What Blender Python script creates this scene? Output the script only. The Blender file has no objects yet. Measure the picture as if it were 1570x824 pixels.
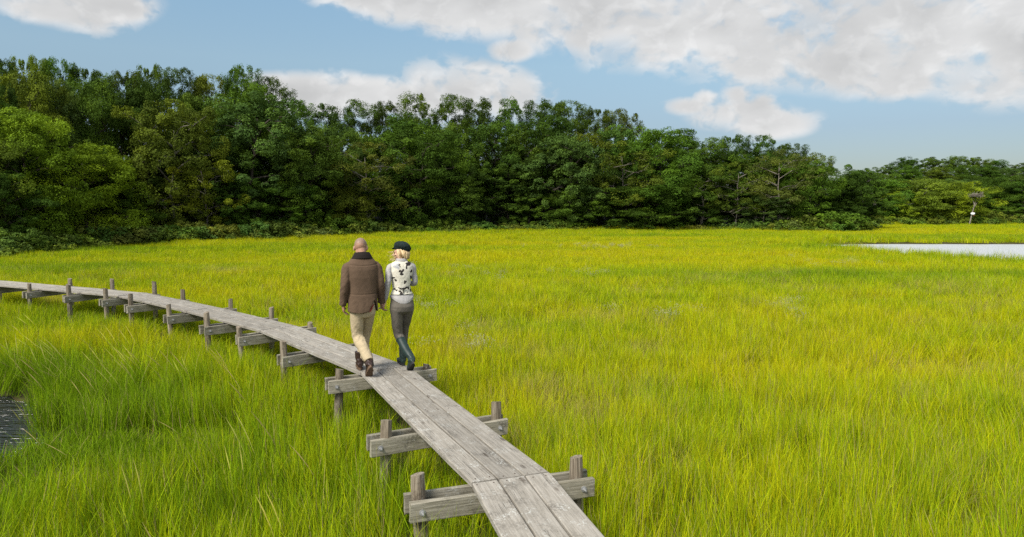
import bpy, math, random
import numpy as np
from mathutils import Vector, Matrix, Euler

random.seed(7)
RNG = np.random.default_rng(7)
C = bpy.context.scene.collection
PI = math.pi

# ------------------------------------------------------------------ camera model
W, H, F = 1570.0, 824.0, 1060.0
CX, CY = 785.0, 412.0
PITCH = math.atan(100.0 / F)
ZD = 0.84                       # top of the deck above the marsh
ZC = ZD + 2.27                  # eye height
FW = np.array([0, math.cos(PITCH), -math.sin(PITCH)])
UP = np.array([0, math.sin(PITCH), math.cos(PITCH)])


def ray(px, py):
    return FW * F + UP * (CY - py) + np.array([px - CX, 0, 0])


def at_z(px, py, z):
    d = ray(px, py)
    return np.array([0, 0, ZC]) + d * ((z - ZC) / d[2])


def at_y(px, py, y):
    d = ray(px, py)
    return np.array([0, 0, ZC]) + d * (y / d[1])


# ------------------------------------------------------------------ small helpers
def tag(o, label=None, cat=None, group=None, kind=None):
    if label: o['label'] = label
    if cat: o['category'] = cat
    if group: o['group'] = group
    if kind: o['kind'] = kind
    return o


def empty(name, loc=(0, 0, 0), rz=0.0):
    o = bpy.data.objects.new(name, None)
    o.empty_display_size = 0.2
    o.location = loc
    o.rotation_euler = (0, 0, rz)
    C.objects.link(o)
    return o


def new_mesh(name, V, faces, attrs=None, smooth=False):
    """V (n,3); faces: list of (m,k) int arrays (k = 3, 4 or more)"""
    me = bpy.data.meshes.new(name)
    V = np.asarray(V, dtype=np.float32)
    fl = [np.asarray(f, dtype=np.int32) for f in faces if len(f)]
    loops = np.concatenate([f.ravel() for f in fl])
    sizes = np.concatenate([np.full(len(f), f.shape[1], dtype=np.int32) for f in fl])
    starts = np.concatenate([[0], np.cumsum(sizes)[:-1]]).astype(np.int32)
    me.vertices.add(len(V)); me.vertices.foreach_set('co', V.ravel())
    me.loops.add(len(loops)); me.loops.foreach_set('vertex_index', loops)
    me.polygons.add(len(sizes)); me.polygons.foreach_set('loop_start', starts)
    me.polygons.foreach_set('loop_total', sizes)
    me.polygons.foreach_set('use_smooth', np.full(len(sizes), smooth, dtype=bool))
    for k, v in (attrs or {}).items():
        a = me.attributes.new(k, 'FLOAT', 'POINT')
        a.data.foreach_set('value', np.asarray(v, dtype=np.float32))
    me.update(calc_edges=True)
    return me


class MB:
    """collects shapes that become ONE mesh"""
    def __init__(self):
        self.V = []; self.F = {}; self.n = 0; self.A = {}

    def add(self, V, faces, **attrs):
        V = np.asarray(V, dtype=np.float64)
        for f in faces:
            f = np.asarray(f, dtype=np.int64)
            if len(f) == 0: continue
            self.F.setdefault(f.shape[1], []).append(f + self.n)
        self.V.append(V)
        for k, v in attrs.items():
            self.A.setdefault(k, []).append((self.n, np.broadcast_to(v, len(V))))
        self.n += len(V)

    def mesh(self, name, smooth=False):
        V = np.concatenate(self.V)
        at = {}
        for k, lst in self.A.items():
            a = np.zeros(len(V))
            for s, v in lst: a[s:s + len(v)] = v
            at[k] = a
        return new_mesh(name, V, [np.concatenate(f) for f in self.F.values()], at, smooth)

    def build(self, name, mat, parent=None, smooth=False, loc=None, rot=None):
        return link(name, self.mesh(name, smooth), mat, parent, loc, rot)


def link(name, me, mat, parent=None, loc=None, rot=None):
    o = bpy.data.objects.new(name, me)
    if mat is not None and len(me.materials) == 0: me.materials.append(mat)
    C.objects.link(o)
    if parent is not None: o.parent = parent
    if loc is not None: o.location = loc
    if rot is not None: o.rotation_euler = rot
    return o


def copy_obj(o, parent=None):
    c = o.copy(); C.objects.link(c)
    if parent is not None: c.parent = parent
    return c


def loft(mb, rings, cap0=True, cap1=True, **attrs):
    """rings (k,n,3)"""
    R = np.asarray(rings, dtype=np.float64)
    k, n, _ = R.shape
    i = np.arange(k - 1)[:, None] * n; j = np.arange(n)[None, :]; j2 = (j + 1) % n
    quads = np.stack([i + j, i + j2, i + n + j2, i + n + j], -1).reshape(-1, 4)
    V = R.reshape(-1, 3); faces = [quads]
    tri = []
    if cap0:
        V = np.vstack([V, R[0].mean(0)]); c = len(V) - 1
        tri += [(c, (a + 1) % n, a) for a in range(n)]
    if cap1:
        V = np.vstack([V, R[-1].mean(0)]); c = len(V) - 1; b = (k - 1) * n
        tri += [(c, b + a, b + (a + 1) % n) for a in range(n)]
    if tri: faces.append(np.array(tri))
    mb.add(V, faces, **attrs)


def tube_rings(pts, rad, n=10, ref=(1, 0, 0), jit=0.0, rng=None):
    P = np.asarray(pts, dtype=np.float64)
    rad = np.asarray(rad, dtype=np.float64)
    if rad.ndim == 1: rad = np.stack([rad, rad], 1)
    T = np.gradient(P, axis=0)
    T /= np.linalg.norm(T, axis=1)[:, None] + 1e-12
    u = np.array(ref, dtype=np.float64)
    a = np.arange(n) * 2 * PI / n
    out = []
    for k in range(len(P)):
        u = u - T[k] * np.dot(u, T[k])
        if np.linalg.norm(u) < 1e-6:
            u = np.cross(T[k], [0.3, 0.8, 0.5])
        u /= np.linalg.norm(u); v = np.cross(T[k], u)
        r = 1.0
        if jit and rng is not None: r = 1 + jit * rng.standard_normal(n)[:, None]
        out.append(P[k] + (np.cos(a)[:, None] * u * rad[k, 0] + np.sin(a)[:, None] * v * rad[k, 1]) * r)
    return np.array(out)


def tube(mb, pts, rad, n=10, ref=(1, 0, 0), jit=0.0, rng=None, **attrs):
    loft(mb, tube_rings(pts, rad, n, ref, jit, rng), **attrs)


def smooth_path(pts, rad, m=6):
    """Catmull-Rom resample of joints and radii"""
    P = np.asarray(pts, float); R = np.asarray(rad, float)
    if R.ndim == 1: R = np.stack([R, R], 1)
    Q = np.vstack([2 * P[0] - P[1], P, 2 * P[-1] - P[-2]])
    S = np.vstack([R[0], R, R[-1]])
    oP, oR = [], []
    for i in range(1, len(Q) - 2):
        for t in np.linspace(0, 1, m, endpoint=False):
            b = np.array([-t**3 + 2*t**2 - t, 3*t**3 - 5*t**2 + 2, -3*t**3 + 4*t**2 + t, t**3 - t**2]) / 2
            oP.append(b @ Q[i-1:i+3]); oR.append(S[i] * (1 - t) + S[i+1] * t)
    oP.append(P[-1]); oR.append(R[-1])
    return np.array(oP), np.array(oR)


def limb(mb, pts, rad, n=16, ref=(1, 0, 0)):
    p, r = smooth_path(pts, rad); tube(mb, p, r, n, ref)


def ball(mb, c, r, M=None, n=16, k=10, **attrs):
    c = np.asarray(c, float); r = np.broadcast_to(np.asarray(r, float), 3)
    th = np.linspace(0.04, PI - 0.04, k); a = np.arange(n) * 2 * PI / n
    R = np.stack([np.sin(th)[:, None] * np.cos(a), np.sin(th)[:, None] * np.sin(a), np.cos(th)[:, None] * np.ones(n)], -1) * r
    if M is not None: R = R @ np.asarray(M).T
    loft(mb, (R + c)[::-1], **attrs)


# value noise ---------------------------------------------------------
_T = np.random.default_rng(99).random((256, 256))


def vn(x, y, s=0):
    x = np.asarray(x, float) + s * 17.31; y = np.asarray(y, float) + s * 9.77
    xi = np.floor(x).astype(int); yi = np.floor(y).astype(int)
    fx = x - xi; fy = y - yi
    fx = fx * fx * (3 - 2 * fx); fy = fy * fy * (3 - 2 * fy)
    g = lambda a, b: _T[a & 255, b & 255]
    return (g(xi, yi) * (1 - fx) + g(xi + 1, yi) * fx) * (1 - fy) + (g(xi, yi + 1) * (1 - fx) + g(xi + 1, yi + 1) * fx) * fy


def fbm(x, y, s=0, o=4):
    v = 0; a = 0.5; t = 0
    for k in range(o):
        v = v + a * vn(x * 2**k, y * 2**k, s + k); t += a; a *= 0.55
    return v / t


def sstep(a, b, x):
    t = np.clip((x - a) / (b - a), 0, 1)
    return t * t * (3 - 2 * t)


# ------------------------------------------------------------------ node helpers
def new_mat(name):
    m = bpy.data.materials.new(name); m.use_nodes = True
    nt = m.node_tree; nt.nodes.clear()
    return m, nt


class NT:
    def __init__(self, nt): self.nt = nt

    def node(self, t, **kw):
        n = self.nt.nodes.new(t)
        for k, v in kw.items(): setattr(n, k, v)
        return n

    def set(self, sock, v):
        if hasattr(v, 'is_output'): self.nt.links.new(v, sock)
        elif v is not None: sock.default_value = v

    def m(self, op, a, b=None, c=None, clamp=False):
        n = self.node('ShaderNodeMath', operation=op, use_clamp=clamp)
        self.set(n.inputs[0], a); self.set(n.inputs[1], b)
        if c is not None: self.set(n.inputs[2], c)
        return n.outputs[0]

    def step(self, x, lo, hi, a=0.0, b=1.0):
        n = self.node('ShaderNodeMapRange', interpolation_type='SMOOTHSTEP')
        self.set(n.inputs[0], x); n.inputs[1].default_value = lo; n.inputs[2].default_value = hi
        n.inputs[3].default_value = a; n.inputs[4].default_value = b
        return n.outputs[0]

    def lin(self, x, lo, hi, a=0.0, b=1.0):
        n = self.node('ShaderNodeMapRange')
        self.set(n.inputs[0], x); n.inputs[1].default_value = lo; n.inputs[2].default_value = hi
        n.inputs[3].default_value = a; n.inputs[4].default_value = b
        return n.outputs[0]

    def mix(self, f, a, b, blend='MIX'):
        n = self.node('ShaderNodeMix', data_type='RGBA', blend_type=blend)
        self.set(n.inputs[0], f)
        for s, v in ((n.inputs[6], a), (n.inputs[7], b)):
            if isinstance(v, (tuple, list)): v = tuple(v) + (1,) if len(v) == 3 else tuple(v)
            self.set(s, v)
        return n.outputs[2]

    def noise(self, vec, scale, detail=4, rough=0.55, dist=0.0):
        n = self.node('ShaderNodeTexNoise')
        if vec is not None: self.set(n.inputs['Vector'], vec)
        n.inputs['Scale'].default_value = scale; n.inputs['Detail'].default_value = detail
        n.inputs['Roughness'].default_value = rough; n.inputs['Distortion'].default_value = dist
        return n.outputs['Fac']

    def vmap(self, vec, scale=(1, 1, 1), loc=None):
        n = self.node('ShaderNodeMapping'); self.set(n.inputs[0], vec)
        n.inputs['Scale'].default_value = scale
        if loc is not None: self.set(n.inputs['Location'], loc)
        return n.outputs[0]

    def attr(self, name, kind='GEOMETRY'):
        n = self.node('ShaderNodeAttribute', attribute_type=kind, attribute_name=name)
        return n.outputs['Fac']

    def bump(self, h, strength=0.4, dist=0.01):
        n = self.node('ShaderNodeBump'); n.inputs['Strength'].default_value = strength
        n.inputs['Distance'].default_value = dist; self.set(n.inputs['Height'], h)
        return n.outputs[0]

    def bsdf(self, col, rough=0.8, spec=0.3, normal=None, out=True):
        n = self.node('ShaderNodeBsdfPrincipled')
        if isinstance(col, (tuple, list)): col = tuple(col)[:3] + (1,)
        self.set(n.inputs['Base Color'], col); self.set(n.inputs['Roughness'], rough)
        n.inputs['Specular IOR Level'].default_value = spec
        if normal is not None: self.set(n.inputs['Normal'], normal)
        if out: self.out(n.outputs[0])
        return n.outputs[0]

    def out(self, s):
        o = self.node('ShaderNodeOutputMaterial'); self.nt.links.new(s, o.inputs[0])


# ------------------------------------------------------------------ materials
def mat_wood(name, light, dark, lichen=0.5, streak=1.0):
    m, nt = new_mat(name); N = NT(nt)
    tc = N.node('ShaderNodeTexCoord'); oi = N.node('ShaderNodeObjectInfo')
    off = N.m('MULTIPLY', oi.outputs['Random'], 37.0)
    cmb = N.node('ShaderNodeCombineXYZ')
    for i in range(3): N.set(cmb.inputs[i], off)
    v = N.vmap(tc.outputs['Object'], (1, 1, 1), cmb.outputs[0])
    vg = N.vmap(v, (1.3, 26, 26))
    grain = N.noise(vg, 2.2, 6, 0.65, 0.4)
    vg2 = N.vmap(v, (0.55, 10, 10))
    broad = N.noise(vg2, 1.4, 4, 0.55, 0.8)
    patch = N.noise(v, 4.5, 5, 0.62)
    fine = N.noise(v, 42, 4, 0.7)
    col = N.mix(N.step(grain, 0.34, 0.64), dark, light)
    col = N.mix(N.step(broad, 0.35, 0.6, 0.45 * streak, 0.0), col, dark)
    # dark weather staining that gathers in blotches
    st = N.m('MULTIPLY', N.step(patch, 0.47, 0.68), N.step(fine, 0.38, 0.62))
    col = N.mix(N.m('MULTIPLY', st, 0.75), col, tuple(c * 0.45 for c in dark))
    # pale lichen specks
    lp = N.noise(v, 7.0, 3, 0.6)
    lf = N.noise(v, 60, 3, 0.6)
    li = N.m('MULTIPLY', N.step(lp, 0.5, 0.66), N.step(lf, 0.5, 0.62))
    col = N.mix(N.m('MULTIPLY', li, lichen), col, (0.42, 0.42, 0.39))
    # thin drying cracks along the grain
    vc = N.vmap(v, (0.5, 34, 34))
    cr = N.noise(vc, 1.1, 3, 0.5, 0.3)
    crack = N.step(N.m('ABSOLUTE', N.m('SUBTRACT', cr, 0.5)), 0.0, 0.012, 1.0, 0.0)
    crack = N.m('MULTIPLY', crack, N.step(N.noise(v, 2.1, 2), 0.48, 0.6))
    col = N.mix(N.m('MULTIPLY', crack, 0.75), col, (0.03, 0.026, 0.02))
    # knots
    vo = N.node('ShaderNodeTexVoronoi'); N.set(vo.inputs['Vector'], N.vmap(v, (2.2, 6, 6)))
    vo.inputs['Scale'].default_value = 1.0
    kn = N.step(vo.outputs['Distance'], 0.07, 0.16, 1.0, 0.0)
    col = N.mix(N.m('MULTIPLY', kn, 0.6), col, (0.06, 0.045, 0.032))
    br = N.lin(oi.outputs['Random'], 0, 1, 0.84, 1.12)
    hs = N.node('ShaderNodeHueSaturation'); N.set(hs.inputs['Color'], col); N.set(hs.inputs['Value'], br)
    h = N.m('ADD', N.m('ADD', grain, N.m('MULTIPLY', fine, 0.3)), N.m('MULTIPLY', crack, -0.8))
    N.bsdf(hs.outputs[0], 0.88, 0.2, N.bump(h, 0.55, 0.006))
    return m


def mat_grass():
    m, nt = new_mat('marsh_grass_blades'); N = NT(nt)
    bl = N.attr('blade'); kind = N.attr('dry'); tint = N.attr('tint', 'INSTANCER')
    t = N.m('ADD', N.m('MULTIPLY', bl, 0.60), N.m('SUBTRACT', tint, 0.30), clamp=True)
    r = N.node('ShaderNodeValToRGB'); N.set(r.inputs[0], t)
    e = r.color_ramp.elements
    e[0].position = 0.0; e[0].color = (0.13, 0.225, 0.007, 1)
    e[1].position = 1.0; e[1].color = (0.47, 0.415, 0.008, 1)
    for p, c in ((0.30, (0.225, 0.34, 0.007, 1)), (0.58, (0.375, 0.425, 0.006, 1)), (0.8, (0.455, 0.45, 0.006, 1))):
        q = e.new(p); q.color = c
    val = N.lin(N.m('FRACT', N.m('MULTIPLY', bl, 7.3)), 0, 1, 0.62, 1.28)
    col = N.mix(1.0, r.outputs[0], val, 'MULTIPLY')
    col = N.mix(kind, col, (0.36, 0.27, 0.12))
    d = N.bsdf(col, 0.7, 0.03, out=False)
    tr = N.node('ShaderNodeBsdfTranslucent'); N.set(tr.inputs[0], col)
    mx = N.node('ShaderNodeMixShader'); mx.inputs[0].default_value = 0.31
    nt.links.new(d, mx.inputs[1]); nt.links.new(tr.outputs[0], mx.inputs[2]); N.out(mx.outputs[0])
    return m


def mat_leaf():
    m, nt = new_mat('tree_leaves'); N = NT(nt)
    oi = N.node('ShaderNodeObjectInfo'); rnd = N.attr('rnd'); cl = N.attr('clump')
    k = N.lin(rnd, 0, 1, 1.1, 1.75)
    col = N.mix(1.0, oi.outputs['Color'], N.m('MULTIPLY', k, N.lin(cl, 0, 1, 0.7, 1.35)), 'MULTIPLY')
    warm = N.mix(N.m('MULTIPLY', N.step(cl, 0.45, 1.0), 0.5), col, N.mix(1.0, col, (1.2, 1.05, 0.65), 'MULTIPLY'))
    d = N.bsdf(warm, 0.7, 0.05, out=False)
    tr = N.node('ShaderNodeBsdfTranslucent'); N.set(tr.inputs[0], N.mix(1.0, warm, (1.25, 1.2, 0.5), 'MULTIPLY'))
    mx = N.node('ShaderNodeMixShader'); mx.inputs[0].default_value = 0.28
    nt.links.new(d, mx.inputs[1]); nt.links.new(tr.outputs[0], mx.inputs[2]); N.out(mx.outputs[0])
    return m


def mat_bark():
    m, nt = new_mat('bark'); N = NT(nt)
    oi = N.node('ShaderNodeObjectInfo')
    tc = N.node('ShaderNodeTexCoord'); n = N.noise(N.vmap(tc.outputs['Object'], (6, 6, 1.5)), 2.0, 5, 0.6)
    col = N.mix(1.0, oi.outputs['Color'], N.lin(n, 0.3, 0.7, 0.55, 1.25), 'MULTIPLY')
    N.bsdf(col, 0.9, 0.1, N.bump(n, 0.6, 0.03))
    return m


def mat_cloth(name, col, var=0.12, scale=60, rough=0.9, speck=None):
    m, nt = new_mat(name); N = NT(nt)
    tc = N.node('ShaderNodeTexCoord'); v = tc.outputs['Object']
    n = N.noise(v, scale, 4, 0.6); b = N.noise(v, 7, 3, 0.5)
    c = N.mix(1.0, tuple(col), N.lin(n, 0.3, 0.7, 1 - var, 1 + var), 'MULTIPLY')
    c = N.mix(1.0, c, N.lin(b, 0.3, 0.7, 1 - var * 0.6, 1 + var * 0.6), 'MULTIPLY')
    if speck:
        s = N.noise(v, 220, 2, 0.6); c = N.mix(N.step(s, 0.56, 0.66, 0, 0.6), c, speck)
    N.bsdf(c, rough, 0.15, N.bump(n, 0.25, 0.003))
    return m


def mat_plain(name, col, rough=0.6, spec=0.4, metal=0.0):
    m, nt = new_mat(name); N = NT(nt)
    tc = N.node('ShaderNodeTexCoord'); n = N.noise(tc.outputs['Object'], 25, 4, 0.6)
    c = N.mix(1.0, tuple(col), N.lin(n, 0.3, 0.7, 0.85, 1.15), 'MULTIPLY')
    s = N.bsdf(c, rough, spec, N.bump(n, 0.1, 0.004)); s.node.inputs['Metallic'].default_value = metal
    return m


def mat_vest():
    m, nt = new_mat('printed_cotton'); N = NT(nt)
    tc = N.node('ShaderNodeTexCoord'); n = N.noise(tc.outputs['Object'], 50, 3)
    c = N.mix(N.step(n, 0.3, 0.7), (0.56, 0.52, 0.43), (0.64, 0.61, 0.52))
    c = N.mix(N.step(N.attr('print'), 0.35, 0.6), c, (0.035, 0.03, 0.028))
    c = N.mix(N.step(N.attr('greyprint'), 0.35, 0.6), c, (0.36, 0.36, 0.37))
    N.bsdf(c, 0.85, 0.2)
    return m


def mat_skin(name, col):
    m, nt = new_mat(name); N = NT(nt)
    tc = N.node('ShaderNodeTexCoord'); n = N.noise(tc.outputs['Object'], 18, 3)
    c = N.mix(N.step(n, 0.35, 0.65), tuple(x * 0.88 for x in col), tuple(x * 1.08 for x in col))
    c = N.mix(N.step(N.attr('stubble'), 0.1, 0.95, 0, 0.6), c, (0.12, 0.095, 0.075))
    s = N.bsdf(c, 0.5, 0.35)
    s.node.inputs['Subsurface Weight'].default_value = 0.06
    s.node.inputs['Subsurface Radius'].default_value = (0.02, 0.008, 0.004)
    return m


def mat_ground():
    m, nt = new_mat('marsh_ground'); N = NT(nt)
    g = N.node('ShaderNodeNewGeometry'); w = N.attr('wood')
    n1 = N.noise(g.outputs['Position'], 1.3, 6, 0.65); n2 = N.noise(g.outputs['Position'], 9, 4, 0.65)
    mud = N.mix(N.step(n1, 0.35, 0.65), (0.028, 0.026, 0.010), (0.06, 0.052, 0.016))
    mud = N.mix(N.step(n2, 0.5, 0.72, 0, 0.6), mud, (0.05, 0.032, 0.016))
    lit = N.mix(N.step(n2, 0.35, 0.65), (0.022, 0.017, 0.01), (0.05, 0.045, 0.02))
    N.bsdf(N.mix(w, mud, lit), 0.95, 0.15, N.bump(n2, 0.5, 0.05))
    return m


def mat_water(name, tint, scale, strength, stretch=(1, 1, 1), rough=0.06):
    m, nt = new_mat(name); N = NT(nt)
    g = N.node('ShaderNodeNewGeometry')
    v = N.vmap(g.outputs['Position'], stretch)
    n = N.noise(v, scale, 3, 0.55, 0.6)
    n2 = N.noise(v, scale * 3.1, 2, 0.5)
    s = N.bsdf(tint, rough, 0.6, N.bump(N.m('ADD', n, N.m('MULTIPLY', n2, 0.35)), strength, 0.25))
    s.node.inputs['IOR'].default_value = 1.33
    return m


WOOD = mat_wood('weathered_deck_wood', (0.30, 0.275, 0.238), (0.205, 0.185, 0.155), 0.85, 0.5)
BEAM = mat_wood('weathered_beam_wood', (0.30, 0.275, 0.22), (0.16, 0.145, 0.105), 0.5)
POST = mat_wood('rough_post_wood', (0.29, 0.245, 0.185), (0.10, 0.078, 0.055), 0.5)
GRASS = mat_grass(); LEAF = mat_leaf(); BARK = mat_bark()
GROUND = mat_ground()
STEEL = mat_plain('galvanised_steel', (0.30, 0.30, 0.30), 0.6, 0.4, 0.4)

# ------------------------------------------------------------------ land plan
# where the wood meets the marsh, read as bearing (x / y) against distance
EDGE_PX = [(-260, 392), (-120, 387), (0, 382), (100, 373), (200, 367), (300, 362.5), (400, 359), (500, 355.5), (600, 352), (700, 349.5),
           (800, 348.5), (900, 348), (1000, 348), (1100, 348), (1200, 348.5), (1290, 349.5), (1322, 349), (1334, 341.5), (1345, 341.2), (1450, 341.5),
           (1570, 340.5), (1750, 340)]
_e = np.array([at_z(a, b, 0.5) for a, b in EDGE_PX])
_eb = _e[:, 0] / _e[:, 1]
_ed = _e[:, 1]


def edge_y(b): return np.interp(b, _eb, _ed)


HB = np.array([(p - CX) / F for p in (-100, 150, 500, 700, 850, 1000, 1200, 1300, 1420, 1570)])
HH = np.array([5.0, 4.5, 4.0, 5.0, 5.0, 4.0, 2.0, 2.0, 6.0, 6.0])


def pond_r(x, y):        # <1 inside the open water on the right
    w = 1 + 0.12 * (fbm(x / 5, y / 5, 3) - 0.5)
    a = ((x - 46.5 + 0.25 * (y - 44.0)) / 24.5)**4 + ((y - 44.0) / 10.3)**4
    return a**0.25 * w


def pond_b(x, y):        # far sliver of water at the right
    return np.sqrt(((x - 66.0) / 7.5)**2 + ((y - 80.0) / 2.6)**2)


def creek(x, y):         # dark water by the left frame edge
    w = 1 + 0.25 * (fbm(x / 1.2, y / 1.2, 5) - 0.5)
    return np.sqrt(((x + 9.5) / 3.3)**2 + ((y - 8.8) / 2.3)**2) * w


def water_d(x, y): return np.minimum(np.minimum(pond_r(x, y), pond_b(x, y)), creek(x, y))


def ground_z(x, y):
    x = np.asarray(x, float); y = np.asarray(y, float)
    yy = np.maximum(y, 1.0)
    b = x / yy; s = y - edge_y(b)
    hill = np.interp(b, HB, HH) * sstep(2, 32, s)
    z = 0.10 * (fbm(x / 7, y / 7, 1) - 0.5) + hill + sstep(0, 6, s) * 0.25
    d = water_d(x, y)
    return z * sstep(0.9, 1.15, d) - 0.6 * (1 - sstep(0.9, 1.03, d))


def wood_mask(x, y):
    b = x / np.maximum(y, 1.0)
    return sstep(-1.0, 2.0, y - edge_y(b))


def make_ground():
    xs = np.concatenate([np.array([-1500, -900, -500, -300, -200, -140, -110, -90, -75]), np.arange(-64, 84, 0.7), np.array([90, 105, 130, 170, 250, 400, 700, 1500])])
    ys = np.concatenate([np.array([-300, -120, -50, -20, -8]), np.arange(-3, 112, 0.7), np.array([116, 122, 130, 140, 155, 175, 210, 300, 500, 900, 2500])])
    X, Y = np.meshgrid(xs, ys); Z = ground_z(X, Y)
    n, k = X.shape
    i = np.arange(n - 1)[:, None] * k + np.arange(k - 1)[None, :]
    q = np.stack([i, i + 1, i + k + 1, i + k], -1).reshape(-1, 4)
    me = new_mesh('ground', np.stack([X, Y, Z], -1).reshape(-1, 3), [q], {'wood': wood_mask(X, Y).ravel()}, True)
    tag(link('ground', me, GROUND), kind='structure')


make_ground()


def sheet(name, x0, x1, y0, y1, z, mat):
    mb = MB(); mb.add([(x0, y0, z), (x1, y0, z), (x1, y1, z), (x0, y1, z)], [[(0, 1, 2, 3)]])
    return tag(mb.build(name, mat), kind='structure')


PONDM = mat_water('pond_water', (0.38, 0.39, 0.39), 2.2, 0.22, (0.35, 1.0, 1), 0.36)  # pale base colour stands in for bright sky reflected off the ripples
CREEKM = mat_water('creek_water', (0.015, 0.018, 0.015), 2.6, 0.75, (0.45, 2.2, 1), 0.10)
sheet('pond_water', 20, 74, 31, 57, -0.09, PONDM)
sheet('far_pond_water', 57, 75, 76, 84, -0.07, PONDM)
sheet('creek_water', -14, -5.4, 5.8, 12.0, -0.10, CREEKM)

# ------------------------------------------------------------------ boardwalk
NODE_PX = [(784, 732), (681, 645), (590, 566), (498, 530.5), (427, 503), (367, 489.5), (311, 474), (252, 459), (203, 451.2),
           (137, 446.3), (79, 440.3), (25, 434.5), (-32, 433)]
NP = [at_z(a, b, ZD)[:2] for a, b in NODE_PX]
first = at_z(851, 826, ZD)[:2]
d0 = first - NP[0]
NP = [NP[0] + d0 * 2.6, NP[0] + d0 * 1.3] + NP           # two nodes behind / below the frame
NP = np.array(NP)
JOINT = [0, 2, 4, 6, 8, 10, 12, 14]
for a, b in zip(JOINT[:-1], JOINT[1:]):                 # planks run straight over two bays
    t = np.linalg.norm(NP[a + 1] - NP[a]) / (np.linalg.norm(NP[a + 1] - NP[a]) + np.linalg.norm(NP[b] - NP[a + 1]))
    NP[a + 1] = NP[a] * (1 - t) + NP[b] * t
JZ = {0: 0, 2: 0, 4: 0, 6: 0.0, 8: 0.0, 10: 0.0, 12: 0.0, 14: 0.04}
PW, GAP, PT = 0.216, 0.016, 0.046

walk = empty('boardwalk', (NP[4][0], NP[4][1], 0))
tag(walk, 'weathered grey wooden boardwalk of three plank widths on short posts winding across the marsh', 'boardwalk')
WO = np.array(walk.location)


def joint_offset(k, off):
    """point at lateral offset off (right positive) on the mitre at joint k"""
    p = NP[JOINT[k]]
    ds = []
    if k > 0: ds.append(p - NP[JOINT[k - 1]])
    if k < len(JOINT) - 1: ds.append(NP[JOINT[k + 1]] - p)
    ds = [d / np.linalg.norm(d) for d in ds]
    ns = [np.array([d[1], -d[0]]) for d in ds]
    b = sum(ns); b /= np.linalg.norm(b)
    return p + b * off / np.dot(b, ns[0])


def make_plank(k, lane, rng):
    a = (lane - 1.5) * (PW + GAP) + GAP / 2; b = a + PW
    A0, B0 = joint_offset(k, a), joint_offset(k, b)
    A1, B1 = joint_offset(k + 1, a), joint_offset(k + 1, b)
    o = (A0 + B0) / 2; d = (A1 + B1) / 2 - o
    ln = np.linalg.norm(d); d /= ln
    ang = math.atan2(d[1], d[0]); nrm = np.array([-d[1], d[0]])
    loc = lambda p: np.array([np.dot(p - o, d), np.dot(p - o, nrm)])
    a0, b0, a1, b1 = loc(A0), loc(B0), loc(A1), loc(B1)
    sec = []                       # chamfered section: (t across, z)
    ch = 0.007
    w = PW
    for t, z in ((0, -PT), (1 - 0.0, -PT), (1, -ch * 0.9), (1 - ch / w, 0), (0.66, 0), (0.33, 0), (ch / w, 0), (0, -ch * 0.9)):
        sec.append((t, z))
    nl = 22
    cup = rng.uniform(-0.003, 0.004); bow = rng.uniform(-0.006, 0.008); e0 = 0.004 + rng.uniform(0, 0.006); e1 = 0.004 + rng.uniform(0, 0.006)
    ph = rng.uniform(0, 9)
    rings = []
    for s in np.linspace(0, 1, nl):
        ring = []
        for t, z in sec:
            x0 = b0[0] * (1 - t) + a0[0] * t + e0; x1 = b1[0] * (1 - t) + a1[0] * t - e1
            y0 = b0[1] * (1 - t) + a0[1] * t; y1 = b1[1] * (1 - t) + a1[1] * t
            x = x0 + (x1 - x0) * s; y = y0 + (y1 - y0) * s
            edge = 1 if t < 0.5 else -1
            y += edge * 0.0035 * (vn(x * 2.2 + ph, lane * 3.1, 4 + edge) - 0.5) * 2
            zz = z + bow * math.sin(s * PI * 2 + ph) * 0.5 + cup * (1 - 4 * (t - 0.5)**2) + 0.004 * (vn(x * 1.7 + ph, t * 2.0, 8) - 0.5)
            ring.append((x, y, zz))
        rings.append(ring)
    mb = MB(); loft(mb, rings)
    z0 = ZD + JZ[JOINT[k]] + rng.uniform(-0.004, 0.004); z1 = ZD + JZ[JOINT[k + 1]]
    nf = sum(len(f) for fl in mb.F.values() for f in fl)
    for nx in (0.055, ln / 2 - 0.03, ln / 2 + 0.03, ln - 0.055):
        for ny in (-0.062, 0.066):
            a_ = np.arange(8) * PI / 4; cx_, cy_ = nx + rng.normal(0, 0.008), ny + rng.normal(0, 0.008)
            zt_ = 0.0035 + max(cup, 0) * 0.6 + bow * math.sin(nx / ln * PI * 2 + ph) * 0.5
            dsk = lambda r_, z_: np.stack([cx_ + r_ * np.cos(a_), cy_ + r_ * np.sin(a_), np.full(8, z_)], -1)
            loft(mb, [dsk(0.0058, zt_ - 0.008), dsk(0.0058, zt_), dsk(0.004, zt_ + 0.001)])
    pl = mb.build('plank', WOOD, walk, False, (o[0] - WO[0], o[1] - WO[1], z0), (0, -math.atan2(z1 - z0, ln), ang))
    me = pl.data; me.materials.append(NAIL)
    co_ = np.empty(len(me.polygons) * 3, np.float32); me.polygons.foreach_get('center', co_); co_ = co_.reshape(-1, 3)
    ar = np.empty(len(me.polygons), np.float32); me.polygons.foreach_get('area', ar)
    me.polygons.foreach_set('material_index', ((ar < 1.2e-4) & (np.abs(co_[:, 1]) < 0.1) & (np.abs(np.abs(co_[:, 1]) - 0.064) < 0.045)).astype(np.int32))
    return pl


NAIL = mat_plain('rusty_nail', (0.08, 0.06, 0.048), 0.8)
prng = np.random.default_rng(3)
for k in range(len(JOINT) - 1):
    for lane in range(3):
        make_plank(k, lane, prng)


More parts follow.
